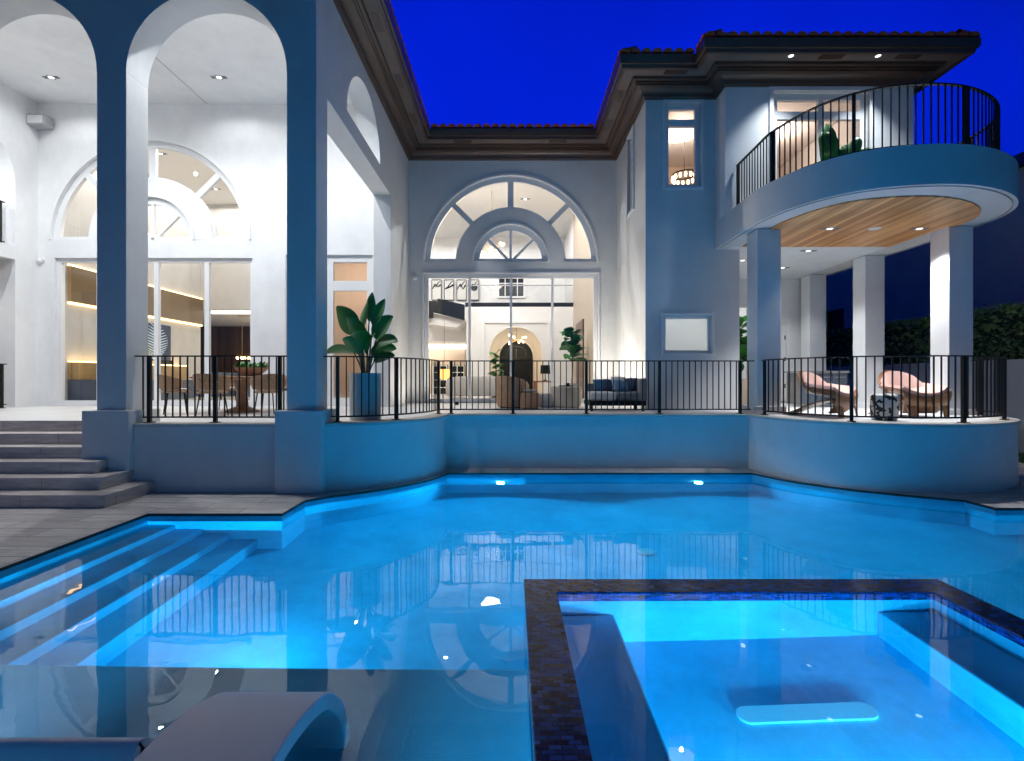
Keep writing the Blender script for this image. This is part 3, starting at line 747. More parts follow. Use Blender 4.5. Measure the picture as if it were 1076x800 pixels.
railing('curved black railing of the upper balcony', bin_, 5.385, [.05,1.45,2.9,4.6,6.1,7.1,Lb-.1])
railing('short black railing at the far left edge of the loggia', [(-12.25,9.6),(-12.25,11.75)], RT, [.1,2.05])
railing('black railing in the upper arched opening at far left', [(-12.5,9.5),(-12.5,11.95)], 5.05, [.1,2.35])

# ---------------------------------------------------------------- plants
def leaf(mb, base, az, el, ln, wd, curl=.5, fold=.12, n=8, tw=0):
    """paddle leaf: blade of length ln starting at base, heading az, elevation el bending down by curl"""
    p = Vector(base); rows = []
    for i in range(n+1):
        t = i/n
        e = el - curl*t
        d = Vector((math.cos(az)*math.cos(e), math.sin(az)*math.cos(e), math.sin(e)))
        side = Vector((-math.sin(az), math.cos(az), 0)); up = side.cross(d)*-1
        side = side*math.cos(tw) + up*math.sin(tw); up2 = side.cross(d)*-1
        w = wd*.5*(math.sin(PI*min(1, (t*.96+.02))**.8))**.75
        rows.append((p - side*w + up2*abs(w)*fold*2, p - side*w*.5 + up2*w*fold*.7, p.copy(), p + side*w*.5 + up2*w*fold*.7, p + side*w + up2*w*fold*2))
        p = p + d*(ln/n)
    vs = [q for r in rows for q in r]; fs = []
    for i in range(n):
        for j in range(4): fs.append((i*5+j, i*5+j+1, i*5+5+j+1, i*5+5+j))
    mb.add(vs, fs)
def paddle_plant(label, loc, specs, pot, name='potted_plant', cat='plant', pot_mat='planter', stem_r=.014, group=None):
    """specs: (az, lean, stem_len, leaf_len, leaf_w, leaf_el, curl, tw); pot: profile"""
    t = thing(name, label, cat, loc, 0, group)
    if pot:
        ph = max(z for r, z in pot)
        pr = pot + [(pot[-1][0]-.025, ph), (pot[-1][0]-.03, ph-.06), (.001, ph-.06)]
        po = MB().lathe(pr, 32).build('pot', M[pot_mat], t, smooth=40, local=True)
        MB().lathe([(pot[-1][0]-.032, ph-.055), (.001, ph-.05)], 20, cap=False).build('soil', M['soil'], po, local=True)
    else: ph = .02
    st = MB(); k = 0
    for az, lean, sl, ll, lw_, el, curl, tw in specs:
        pts = []
        for i in range(7):
            u = i/6
            r = sl*math.sin(lean)*u**1.6
            pts.append((.05*math.cos(az)+r*math.cos(az), .05*math.sin(az)+r*math.sin(az), ph-.06+sl*math.cos(lean)*u))
        st.tube(pts, [stem_r*1.4-.5*stem_r*i/6 for i in range(7)], 6)
        lf = MB(); leaf(lf, pts[-1], az, el, ll, lw_, curl, .12, 9, tw)
        lf.build('leaf', M['leaf'], t, smooth=60, local=True)
    st.build('stems', M['stem'], t, smooth=60, local=True)
    return t
A = 1.0
sp = [(PI*1.02,.32,.95,.62,.40,1.25,.5,1.25),(1.4,.12,1.25,.60,.2,1.45,.3,1.0),(0.2,.12,1.15,.55,.22,1.2,.1,1.2),(0.0,.3,.85,.55,.32,1.3,.9,1.3),
      (-.2,.42,.62,.5,.34,.9,1.5,.8),(PI,.5,.55,.55,.3,.35,.9,.5),(PI*.9,.12,1.0,.6,.18,1.75,-.3,1.3),(.15,.25,.45,.5,.3,.8,1.2,1.1),(-.9,.2,.5,.5,.3,1.2,1.0,.9),
      (-1.6,.25,.6,.5,.34,1.2,1.3,.3),(PI*1.3,.25,.5,.48,.3,1.1,1.2,.6),(.05,.5,.35,.42,.26,.6,.8,.9),(2.2,.3,.9,.5,.3,1.2,.8,.6),(-2.2,.15,.8,.5,.3,1.3,.8,.4)]
paddle_plant('broad leaved plant in a tall blue grey cylinder pot behind the curved railing', (-2.52,8.35,TZ), [(a_, l_*.7, s_*.78, q_*.9, w_, e_, c_*.9, t_) for a_, l_, s_, q_, w_, e_, c_, t_ in sp], [(.24,0),(.26,.02),(.265,.8)])
def fig(label, loc, h, n, lw_, pot, spread=.22, name='indoor_tree', pm='planter_dark', seed=1, low=.45):
    rnd = random.Random(seed); t = thing(name, label, 'plant', loc)
    ph = max(z for r, z in pot); pr = pot + [(pot[-1][0]-.02, ph), (.001, ph-.04)]
    MB().lathe(pr, 24).build('pot', M[pm], t, smooth=40, local=True)
    MB().tube([(0,0,ph-.1),(.03,.01,h*.5),(.0,0,h*.92)], [.025,.02,.01], 6).build('trunk', M['stem'], t, smooth=60, local=True)
    lf = MB()
    for i in range(n):
        u = i/n; z = h*(low+(1-low)*u); a = rnd.uniform(0, 2*PI)
        leaf(lf, (.02*math.cos(a), .02*math.sin(a), z), a, rnd.uniform(.1,1.0), lw_*rnd.uniform(.9,1.5)*(1.1-.4*u), lw_*.8, rnd.uniform(.4,1.2), .1, 6, rnd.uniform(-.6,.6))
    lf.build('leaves', M['leaf'], t, smooth=60, local=True)
    return t
fig('tall leafy plant in a grey box planter at the right inside the courtyard doors', (2.02,16.4,FZ), 2.35, 26, .42, [(.22,0),(.25,.55)], pm='planter', seed=3, low=.55)
fig('shorter leafy plant behind the white curved sofa', (-.62,18.4,FZ), 1.7, 20, .3, [(.16,0),(.18,.4)], seed=5)
fig('leafy plant in a tan planter behind the blue front column of the right terrace', (6.35,13.5,TZ), 2.3, 34, .4, [(.24,0),(.3,.72)], pm='planter_tan', seed=8, low=.38)
fig('broad leafed plant in a tall black planter inside the left sliding door', (-11.2,13.9,FZ), 1.75, 9, .38, [(.16,0),(.16,1.1)], seed=12, low=.7)
fig('low fern in the shorter black planter inside the left sliding door', (-10.72,13.85,FZ), 1.15, 26, .2, [(.15,0),(.15,.8)], seed=14, low=.72)
# cactus on the balcony
ct = thing('cactus', 'tall lobed green cactus on the upper balcony', 'cactus', (6.55,9.75,5.385))
c = MB()
def lobe(x, y, z, h, r, tilt=0, az=0):
    b_ = len(c.v); seg = 20
    prof_ = [(.02,0)] + [(r*(.7+.3*math.sin(PI*i/9))*(1 if i < 8 else (.75 if i == 8 else .02)), h*i/9) for i in range(1,10)]
    c.lathe([(p_[0], p_[1]) for p_ in prof_], seg, (0,0,0), False)
    for i in range(b_, len(c.v)):
        v = Vector(c.v[i]); a = math.atan2(v.y, v.x); k = 1 + .1*math.cos(7*a); v.x *= k; v.y *= k*.75
        v = Matrix.Rotation(tilt, 4, Vector((-math.sin(az), math.cos(az), 0))) @ v
        c.v[i] = (v.x+x, v.y+y, v.z+z)
lobe(-.12,0,.4,1.12,.17,-.1); lobe(.05,.02,.4,.7,.12,.12); lobe(.22,-.03,.75,.5,.12,.35); lobe(.36,.0,.6,.5,.12,.5); lobe(-.2,-.06,.8,.55,.13,-.25); lobe(-.02,.1,.4,.95,.1,.02); lobe(.12,.05,.85,.3,.06,.35)
c.build('stems', M['leaf'], ct, smooth=50, local=True)
MB().lathe([(.2,0),(.26,.45),(.23,.45),(.22,.4),(.001,.4)], 28).build('pot', M['planter'], ct, smooth=40, local=True)

# ---------------------------------------------------------------- right boundary
XH = 12.0
bw = MB().box(XH, XH+.2, 4, 40, -.1, 2.17).box(XH-.03, XH+.23, 4, 40, 2.17, 2.23).build('garden_wall', M['pale_wall'])
tag(bw, 'pale rendered garden wall below the clipped hedge', 'wall')
hd = thing('hedge', 'tall clipped dark green hedge above the pale garden wall', 'hedge', (XH+.75,20,0))
MB().box(XH+.38, XH+1.2, 4, 40, 0, 3.5).build('branches', M['hedge_core'], hd)  # solid core; the shade between leaves is put into its dark colour
hl = MB(); rnd = random.Random(4)
for i in range(15000):
    y = rnd.uniform(6, 40) if i % 3 else rnd.uniform(8, 24); top = rnd.random() < .22
    if top: x = rnd.uniform(XH+.3, XH+1.2); z = 3.52 + rnd.gauss(0,.06) + .06*math.sin(y*2.1)
    else: x = XH+.33 + rnd.gauss(0,.05) + .05*math.sin(y*1.7); z = rnd.uniform(1.9, 3.6)
    a = rnd.uniform(0, 2*PI); e = rnd.uniform(-1, 1); l_ = rnd.uniform(.05, .1); w_ = l_*.55
    d = Vector((math.cos(a)*math.cos(e), math.sin(a)*math.cos(e), math.sin(e))); q = d.orthogonal().normalized(); q.rotate(Matrix.Rotation(rnd.uniform(0,PI), 3, d))
    p = Vector((x, y, z)); hl.add([p-d*l_, p+q*w_, p+d*l_, p-q*w_], [(0,1,2,3)])
hl.build('leaves', M['hedge'], hd)
for i, (y, h_, lab) in enumerate(((10.4,.75,'small dark conifer shrub nearest the curved terrace at right'),(10.9,.8,'middle small conifer shrub along the pale garden wall'),(11.5,.7,'farthest small conifer shrub along the pale garden wall'))):
    sh = thing('conifer_shrub', lab, 'shrub', (XH-.35,y,0), 0, 'conifers along the garden wall')
    MB().tube([(0,0,0),(0,0,h_)], [.02,.01], 6).build('trunk', M['stem'], sh, local=True)
    f_ = MB()
    for k in range(260):
        u = rnd.random(); z = .08+u*(h_+.1); r = .17*(1-u)**.7*rnd.random()**.5; a = rnd.uniform(0,2*PI)
        p = Vector((r*math.cos(a), r*math.sin(a), z)); d = Vector((math.cos(a)*.4, math.sin(a)*.4, 1)).normalized(); q = d.orthogonal().normalized()
        f_.add([p, p+d*.05+q*.012, p+d*.1, p+d*.05-q*.012], [(0,1,2,3)])
    f_.build('foliage', M['hedge'], sh, local=True)
nb = thing('neighbouring_house', 'dark grey rendered neighbouring house beyond the hedge', 'house', (16,18,0))
nw = MB().panel([rect(3, 34, 0, 8.4), rect(11.5,15.1,4.3,7.3), rect(23.4,24.8,3.4,5.2)], YZ, 16, 16.4).build('wall', M['grey_wall'], nb)
MB().panel([[(3,8.4),(34,8.4),(34,8.75),(3,8.75)]], YZ, 15.7, 19).build('roof', M['brown'], nb)
MB().box(16.42,22,33.6,34,0,8.4).build('wall', M['grey_wall'], nb)
for y0, y1, z0, z1 in ((11.5,15.1,4.3,7.3),(23.4,24.8,3.4,5.2)):
    wn_ = MB().panel([rect(y0+.002,y1-.002,z0+.002,z1-.002), rect(y0+.09,y1-.09,z0+.09,z1-.09)], YZ, 16.15, 16.28).build('window', M['planter_dark'], nb)
    MB().box(16.2,16.22,y0+.05,y1-.05,z0+.05,z1-.05).build('pane', M['black'], wn_)
MB().box(15.9,16.14,11.3,15.3,4.14,4.29).build('sill', M['grey_wall'], nb)
MB().box(17.5,17.6,10,26,0,8.4).build('interior_wall', M['black'], nb)
bl = MB().tube([(15.92,11.6,5.9),(15.7,13.6,5.95)], .015, 6).tube([(15.7,13.6,5.95),(15.98,15,7.2)], .012, 6).build('awning_arm', M['metal'], nb)

# ---------------------------------------------------------------- furniture on the terrace
def shell_chair(label, loc, rz, group):
    t = thing('shell_chair', label, 'chair', loc, rz, group)
    # local: chair faces +X. Seat: wide wing of bent ply
    def shellsurf(rows, th=.014):
        m = MB(); n = len(rows); k = len(rows[0]); vs = [Vector(p) for r in rows for p in r]
        nrm = [Vector((0,0,0)) for _ in vs]; fs = []
        for i in range(n-1):
            for j in range(k-1):
                f = (i*k+j, i*k+j+1, (i+1)*k+j+1, (i+1)*k+j); fs.append(f)
                q = (vs[f[1]]-vs[f[0]]).cross(vs[f[3]]-vs[f[0]])
                for a in f: nrm[a] += q
        nrm = [q.normalized() for q in nrm]; N = len(vs)
        allv = [v for v in vs] + [v - nrm[i]*th for i, v in enumerate(vs)]
        F_ = list(fs) + [tuple(a+N for a in f[::-1]) for f in fs]
        ring = [j for j in range(k)] + [i*k+k-1 for i in range(1,n)] + [(n-1)*k+j for j in range(k-2,-1,-1)] + [i*k for i in range(n-2,0,-1)]
        for a, b_ in zip(ring, ring[1:]+ring[:1]): F_.append((a, b_, b_+N, a+N))
        return m.add(allv, F_)
    def seat_rows(d=0, k=1., drop=1.):
        rows = []
        for i in range(13):
            u = -1+2*i/12; y = .42*u*k; lift = .11*abs(u)**2.4; r = []
            half = .30*k*(1-.22*abs(u)**2.5)
            for j in range(9): r.append((.08-half+2*half*j/8, y, .36+d+lift+.035*(1-j/8)**2-.02*(j/8)**2))
            if drop:
                for q in range(1, 6):
                    e = q/5; r.append((.08+half+.06*math.sin(e*PI*.6)-.20*e*e, y*(1-.30*e*e), .36+d+lift-.02-(.27+lift*1.0)*e))
            rows.append(r)
        return rows
    s_ = shellsurf(seat_rows(), .016).build('seat', M['walnut'], t, smooth=50, local=True)
    shellsurf(seat_rows(.06,.9,0), .055).build('seat_cushion', M['cushion'], t, smooth=60, local=True)
    def back_rows(d=0, k=1.):
        rows = []
        for i in range(11):
            u = -1+2*i/10; y = .40*u*k; rows.append([])
            for j in range(9):
                v = j/8; hh = .37*k*math.sqrt(max(0, 1-(abs(u)*.92)**2.6))
                rows[-1].append((-.26-.16*v*1. + .24*u*u*(1-.3*v) + d, y*(1-.1*v), .40+.03*(1-k)*10*.1 + v*hh))
        return rows
    shellsurf(back_rows(), .016).build('backrest', M['walnut'], t, smooth=50, local=True)
    shellsurf(back_rows(.055,.93), .05).build('back_cushion', M['cushion'], t, smooth=60, local=True)
    def strip(pts, w0, w1):
        n = len(pts); rows = [[(p[0], -(w0+(w1-w0)*i/(n-1))/2, p[1]), (p[0], (w0+(w1-w0)*i/(n-1))/2, p[1])] for i, p in enumerate(pts)]
        return shellsurf(rows, .02)
    for sgn in (-1, 1):
        pts = spline([(.10,.31),(.24,.29),(.33,.16),(.36,0)], 6)
        m = strip(pts, .2, .1); m.xform(Matrix.Translation((0, sgn*.20, 0)) @ Matrix.Rotation(sgn*.25, 4, 'Z')); m.build('leg', M['walnut'], t, smooth=50, local=True)
    pts = spline([(.2,.30),(.0,.27),(-.2,.19),(-.42,.09),(-.62,0.012)], 6)
    strip(pts, .52, .42).build('leg', M['walnut'], t, smooth=50, local=True)
    return t
g = 'shell lounge chairs on the right terrace'
shell_chair('walnut shell chair in side view beside the blue front column', (5.88,9.1,TZ), -.98, g).scale = (1.1,)*3
sc2 = shell_chair('walnut shell chair facing the pool behind the cowhide stool', (7.42,9.05,TZ), -1.5, g); sc2.scale = (1.12,)*3
sl_ = thing('stool', 'small drum stool covered in black and white cowhide', 'stool', (6.35,8.28,TZ))
MB().lathe([(.16,0),(.19,.03),(.2,.22),(.19,.42),(.14,.45),(.001,.455)], 28).build('drum', M['cowhide'], sl_, smooth=50, local=True)
MB().lathe([(.15,-.0),(.15,.02),(.14,.02)], 20).build('base', M['black'], sl_, local=True)
# outdoor kitchen cabinet at the back of the right terrace
kc = thing('outdoor_cabinet', 'dark slatted outdoor cabinet with a stone top between the rear columns', 'cabinet', (7.9,12.6,TZ))
MB().box(7.3,8.5,12.3,12.9,TZ+.06,TZ+.86).build('carcass', M['charcoal'], kc)
MB().box(7.25,8.52,12.25,12.95,TZ+.86,TZ+.91).build('worktop', M['lightgrey'], kc, bevel=.005)
for x in (7.33,7.72,8.11):
    dd = MB().box(x,x+.37,12.27,12.3,TZ+.1,TZ+.83).build('door', M['slate'], kc, bevel=.004); MB().box(x+.05,x+.32,12.25,12.265,TZ+.74,TZ+.76).build('handle', M['lightgrey'], dd)

# dining set in the loggia
def wicker_chair(label, loc, rz, group):
    t = thing('wicker_chair', label, 'chair', loc, rz, group)     # faces +X
    MB().lathe([(.001,.43),(.24,.43),(.26,.45),(.24,.47),(.001,.47)], 24).build('seat', M['wicker'], t, smooth=45, local=True)
    bk = MB(); n = 20; vs = []; fs = []
    for i in range(n+1):
        a = PI*.38 + (PI*1.24)*i/n; hgt = .80 - .12*(abs(i-n/2)/(n/2))**2
        for (r, z) in ((.27,.50),(.30,.62),(.315,hgt),(.295,hgt),(.28,.62),(.25,.50)): vs.append((r*math.cos(a), r*math.sin(a), z))
    for i in range(n):
        for j in range(6): fs.append((i*6+j, i*6+(j+1)%6, i*6+6+(j+1)%6, i*6+6+j))
    bk.add(vs, fs).build('backrest', M['wicker'], t, smooth=45, local=True)
    MB().lathe([(.001,.472),(.2,.472),(.21,.5),(.18,.515),(.001,.52)], 20).build('cushion', M['cream'], t, smooth=45, local=True)
    for a in (PI*.25,-PI*.25,PI*.75,-PI*.75):
        MB().tube([(.2*math.cos(a),.2*math.sin(a),.44),(.27*math.cos(a),.27*math.sin(a),0)], [.014,.01], 8).build('leg', M['metal'], t, smooth=60, local=True)
    return t
tb = thing('dining_table', 'round walnut dining table on the loggia', 'table', (-5.75,10.35,TZ))
MB().lathe([(.001,.70),(.92,.70),(.95,.72),(.95,.74),(.93,.755),(.001,.755)], 48).build('tabletop', M['walnut'], tb, smooth=35, local=True)
MB().lathe([(.34,0),(.34,.03),(.12,.12),(.1,.4),(.2,.69),(.001,.69)], 28).build('pedestal', M['walnut'], tb, smooth=45, local=True)
wg = 'wicker dining chairs round the loggia table'
w0 = wicker_chair('wicker dining chair nearest the pool at the round table', (-5.65,9.15,TZ), PI/2, wg)
for (x, y, lab) in ((-6.75,9.75,'wicker dining chair on the left of the round table'),(-4.75,9.45,'wicker dining chair half hidden behind the corner column'),
                    (-4.45,10.35,'wicker dining chair beside the tall plant pot'),(-6.6,11.2,'wicker dining chair at the back left of the round table'),(-5.2,11.45,'wicker dining chair at the back right of the round table')):
    dup(w0, (x,y,TZ), math.atan2(10.35-y, -5.75-x), lab, wg)
bo = thing('bowl', 'wide terracotta coloured bowl planted with small green leaves on the dining table', 'bowl', (-5.55,10.35,TZ+.755))
MB().lathe([(.13,0),(.14,.01),(.3,.14),(.33,.19),(.31,.19),(.28,.15),(.001,.13)], 32).build('dish', M['planter_tan'], bo, smooth=45, local=True)
gl = MB(); rnd = random.Random(9)
for k in range(130):
    a = rnd.uniform(0,2*PI); r = .3*rnd.random()**.5
    leaf(gl, (r*math.cos(a), r*math.sin(a), .15+rnd.uniform(0,.08)), rnd.uniform(0,2*PI), rnd.uniform(.2,1.3), .12, .07, .6, .1, 3)
gl.build('greens', m_leaf('fresh_leaf', (.02,.12,.02), (.08,.3,.05)), bo, local=True)
def blue_armchair(label, loc, rz):
    t = thing('armchair', label, 'chair', loc, rz, 'slate blue armchairs by the left doors')
    MB().box(-.32,.34,-.32,.32,.2,.44).build('seat', M['slate'], t, local=True, bevel=.05)
    MB().box(-.42,-.3,-.40,.40,.2,.86).build('backrest', M['slate'], t, local=True, bevel=.05)
    for s_ in (-1,1):
        MB().box(-.299,.3,s_*.36-.05,s_*.36+.05,.2,.66).build('armrest', M['slate'], t, local=True, bevel=.04)
        for x in (-.3,.26): MB().tube([(x,s_*.28,.2),(x,s_*.3,0)], .015, 6).build('leg', M['metal'], t, local=True)
    return t
blue_armchair('slate blue armchair inside the doors, nearer the black planters', (-8.3,13.6,FZ), 2.6)
blue_armchair('slate blue armchair inside the doors, behind the dining table', (-6.9,13.6,FZ), 1.9)

# terrace seating in the courtyard
def barrel_chair(label, loc, rz, mat, grp=None):
    t = thing('barrel_chair', label, 'chair', loc, rz, grp)
    b_ = MB(); n = 22; vs = []; fs = []
    for i in range(n+1):
        a = PI*.3 + PI*1.4*i/n; e = (abs(i-n/2)/(n/2))**2; h_ = .78-.22*e
        for r, z in ((.36,.03),(.40,.25),(.42,h_-.03),(.40,h_),(.34,h_),(.31,h_-.04),(.29,.3),(.29,.03)): vs.append((r*math.cos(a), r*math.sin(a), z))
    for i in range(n):
        for j in range(8): fs.append((i*8+j, i*8+(j+1)%8, i*8+8+(j+1)%8, i*8+8+j))
    fs.append(tuple(range(8))); fs.append(tuple(n*8+j for j in range(8)))
    b_.add(vs, fs).build('backrest', M[mat], t, smooth=45, local=True)
    MB().lathe([(.001,.06),(.29,.06),(.33,.1),(.33,.36),(.28,.42),(.001,.43)], 28).build('seat', M[mat], t, smooth=45, local=True)
    MB().lathe([(.3,0),(.3,.06),(.001,.06)], 24).build('base', M['black'], t, local=True)
    return t
barrel_chair('brown woven barrel chair seen from behind on the courtyard terrace', (-.0,11.9,TZ), PI*.3, 'wicker')
ot = thing('ottoman', 'brown woven ottoman beside the barrel chair', 'ottoman', (.42,11.65,TZ))
MB().lathe([(.20,0),(.24,.03),(.25,.3),(.22,.38),(.001,.4)], 24).build('drum', M['wicker'], ot, smooth=45, local=True)
MB().lathe([(.18,.4),(.2,.42),(.17,.46),(.001,.465)], 24).build('cushion', M['taupe'], ot, smooth=45, local=True)
tt = thing('coffee_table', 'round taupe drum coffee table with two heights on the courtyard terrace', 'table', (1.35,12.1,TZ))
MB().lathe([(.3,0),(.36,.04),(.40,.32),(.40,.5),(.37,.52),(.001,.52)], 36).build('drum', M['taupe'], tt, smooth=45, local=True)
MB().lathe([(.2,0),(.24,.03),(.26,.26),(.24,.34),(.001,.35)], 30, (-.52,.08,0)).build('drum', M['cream'], tt, smooth=45, local=True)
tr = thing('tray', 'small dark tray with objects on the coffee table', 'tray', (1.35,12.1,TZ+.52))
MB().lathe([(.001,0),(.17,0),(.19,.025),(.18,.025),(.16,.01),(.001,.01)], 24).build('dish', M['black'], tr, smooth=40, local=True)
MB().ball((.05,.02,.05), .04).build('ornament', M['black'], tr, smooth=60, local=True)
so = thing('outdoor_sofa', 'dark framed outdoor daybed with charcoal and cream cushions at the foot of the tower', 'sofa', (2.3,10.95,TZ), 0)
MB().box(-.62,.62,-.4,.4,.12,.22).build('frame', M['black'], so, local=True, bevel=.01)
for x in (-.56,.56):
    for y in (-.34,.34): MB().box(x-.025,x+.025,y-.025,y+.025,0,.12).build('leg', M['black'], so, local=True)
MB().box(-.6,-.02,-.38,.38,.221,.42).build('seat_cushion', M['cream'], so, local=True, bevel=.05); MB().box(.0,.56,-.38,.38,.221,.42).build('seat_cushion', M['charcoal'], so, local=True, bevel=.05)
b_ = MB().box(.48,.66,-.4,.4,.2,.72); b_.build('backrest', M['charcoal'], so, local=True, bevel=.06)
MB().box(-.6,.47,.3,.42,.3,.6).build('backrest', M['charcoal'], so, local=True, bevel=.05)
def pillow(label, loc, rot, mat, s=.4):
    m = MB(); n = 10
    def P_(i, j, sg):
        u, v = -1+2*i/n, -1+2*j/n; th = .24*s*((1-u**4)*(1-v**4))**.6
        return (u*s/2*(1-.06*v*v), v*s/2*(1-.06*u*u), sg*th)
    for sg in (1,-1):
        m.add([P_(i,j,sg) for i in range(n+1) for j in range(n+1)], [(i*(n+1)+j, i*(n+1)+j+1, (i+1)*(n+1)+j+1, (i+1)*(n+1)+j) for i in range(n) for j in range(n)])
    o = m.build('pillow', M[mat], None, smooth=80); o.location = loc; o.rotation_euler = rot
    return tag(o, label, 'pillow', 'pillows on the outdoor daybed')
pillow('mid blue pillow at the left end of the outdoor daybed', (2.0,11.12,TZ+.56), (1.2,0,.3), 'blue', .3)
pillow('navy pillow beside the mid blue one on the outdoor daybed', (2.22,11.1,TZ+.56), (1.2,.1,-.1), 'navy', .3)
pillow('cream pillow in the middle of the outdoor daybed', (2.44,11.08,TZ+.6), (1.15,0,.1), 'cream', .36)
pillow('blue pillow lying in front of the cream one on the daybed', (2.45,10.85,TZ+.52), (.9,.2,.4), 'blue', .36)
pillow('navy pillow against the charcoal backrest of the daybed', (2.68,10.95,TZ+.58), (1.2,.0,-.7), 'navy', .32)

# ---------------------------------------------------------------- inside, seen through the courtyard doors
sf = thing('curved_sofa', 'long white curved sofa seen from behind inside the courtyard doors', 'sofa', (-1.2,16.9,FZ))
bk = MB(); n = 26; vs = []; fs = []
for i in range(n+1):
    u = -1+2*i/n; x = 1.15*u; y = .35*u*u; e = 1-abs(u)**8*.3
    for dy, z in ((0,.1),(-.06,.3),(-.06,.72*e),(-.02,.78*e),(.14,.78*e),(.18,.72*e),(.2,.4),(.2,.1)): vs.append((x, y+dy, z))
for i in range(n):
    for j in range(8): fs.append((i*8+j, i*8+(j+1)%8, i*8+8+(j+1)%8, i*8+8+j))
fs += [tuple(range(8)), tuple(n*8+j for j in range(8))]
bk.add(vs, fs).build('backrest', M['cream'], sf, smooth=50, local=True)
st_ = MB(); vs = []; fs = []
for i in range(n+1):
    u = -1+2*i/n; x = 1.1*u; y = .35*u*u
    for dy, z in ((.2,.08),(.2,.42),(.85,.44),(.9,.38),(.88,.08)): vs.append((x, y+dy, z))
for i in range(n):
    for j in range(5): fs.append((i*5+j, i*5+(j+1)%5, i*5+5+(j+1)%5, i*5+5+j))
fs += [tuple(range(5)), tuple(n*5+j for j in range(5))]
st_.add(vs, fs).build('seat', M['cream'], sf, smooth=50, local=True)
lt = thing('table_lamp', 'table lamp with a black shade right of the dark arched door', 'lamp', (1.32,19.3,FZ+.62))
MB().lathe([(.08,0),(.08,.02),(.02,.05),(.015,.3)], 16).build('base', M['black'], lt, smooth=40, local=True)
MB().lathe([(.2,.28),(.18,.62)], 24, cap=False).build('shade', M['black'], lt, smooth=40, local=True)
ctb = thing('console_table', 'low brown console table under the black shaded lamp', 'table', (1.25,19.3,FZ))
MB().box(-.4,.4,-.2,.2,.56,.62).build('top', M['walnut'], ctb, local=True)
for x in (-.34,.34): MB().box(x-.05,x+.05,-.18,.18,0,.559).build('leg', M['walnut'], ctb, local=True)
# chandeliers and pendants
def sputnik(name, label, loc, r, n, drop, seed):
    rnd = random.Random(seed); t = thing(name, label, 'chandelier', loc)
    MB().tube([(0,0,0),(0,0,drop)], .012, 6).build('rod', M['gold'], t, local=True)
    arms = MB()
    for k in range(n):
        a = 2*PI*k/n+rnd.uniform(-.2,.2); e = rnd.uniform(-.5,.6); rr = r*rnd.uniform(.7,1)
        p = (rr*math.cos(a)*math.cos(e), rr*math.sin(a)*math.cos(e), rr*math.sin(e)); arms.tube([(0,0,0), p], .008, 5)
        MB().ball(p, r*.10, seg=10, rings=6).build('bulb', M['lampglow'], t, smooth=60, local=True)
    arms.build('arms', M['gold'], t, local=True)
    return t
sputnik('chandelier', 'large glowing chandelier seen through the inner fanlight', (-.75,17.6,6.5), .55, 12, 2.1, 2)
sputnik('chandelier', 'small chandelier hanging in the warm arched entry', (.2,21.6,3.5), .45, 10, .9, 5)
pd = thing('basket_pendant', 'amber basket shaped pendant lamp in the kitchen at left', 'lamp', (-2.62,18.8,1.75))
MB().lathe([(.1,0),(.2,.1),(.23,.28),(.2,.4)], 24, cap=False).build('shade', M['amber'], pd, smooth=50, local=True)
MB().tube([(0,0,.3),(0,0,2.2)], .006, 5).build('cord', M['black'], pd, local=True)
for i, (x, lab) in enumerate(((-3.35,'black glazed cabinet at far left of the kitchen'),(-2.55,'black glazed cabinet right of the basket pendant'))):
    kb = thing('glazed_cabinet', lab, 'cabinet', (x,22.6,FZ), 0, 'black glazed kitchen cabinets')
    MB().box(-.34,.34,-.02,.3,0,1.35).build('carcass', M['black'], kb, local=True)
    gg = MB()
    for u in (-.32,0,.32): gg.box(u-.018,u+.018,-.06,-.021,.0,1.33)
    for z in (.3,.65,1.0,1.31): gg.box(-.34,.34,-.058,-.023,z-.018,z+.018)
    gg.build('glazing_bars', M['int_white'], kb, local=True)
# framed pictures with a dark branch motif on the gallery wall
for i, lab in enumerate(('leftmost framed branch picture on the gallery wall','second framed branch picture from the left','third framed branch picture from the left','rightmost framed branch picture on the gallery wall')):
    x = -3.62+i*.60
    pc = thing('framed_picture', lab, 'picture', (x,23.3,5.55), 0, 'framed branch pictures above the stairs')
    MB().panel([rect(-.24,.24,0,1.0), rect(-.215,.215,.03,.97)], XZ, -.03, .05).build('frame', M['black'], pc, local=True)
    MB().box(-.216,.216,0,.04,.028,.972).build('print', M['cream'], pc, local=True)
    br = MB(); rnd = random.Random(20+i)
    br.tube([(-.2,-.012,.55),(-.07,-.012,.68+rnd.uniform(-.1,.1)),(.07,-.012,.62+rnd.uniform(-.1,.1)),(.2,-.012,.75)], [.02,.05,.03,.045], 6)
    br.tube([(-.05,-.012,.65),(.08,-.012,.85),(.18,-.012,.93)], [.03,.02,.012], 6)
    if i == 3: br.ball((0,-.0,.62), .17, sy=.12)
    br.build('branches', M['black'], pc, local=True)
pnl = thing('wall_art', 'tall dark blue panel with white palm leaf strokes on the plaster wall', 'picture', (-11.9,16.4,2.4))
MB().box(-11.999,-11.95,15.5,17.0,2.38,3.62).build('panel', M['navy'], pnl)
lv = MB(); 
for k in range(13):
    u = k/12; z = 2.45+1.1*u
    for s_ in (-1,1):
        lv.tube([(-11.945,16.25,z-.05),(-11.945,16.25+s_*(.12+.48*math.sin(PI*(.15+.8*u))),z+.16-.1*u)], [.028,.008], 5)
lv.build('palm_strokes', m_plain('pale_blue_paint', (.6,.78,.92)), pnl)
tv = MB().box(-11.69,-11.62,15.9,16.6,2.27,2.4).build('media_box', M['black']); tag(tv, 'small black box on the gold sideboard below the leaf panel', 'speaker')
ph = thing('globe_pendant', 'linear pendant with five glowing globes in front of the brown timber wall', 'lamp', (-11.2,20.5,2.75))
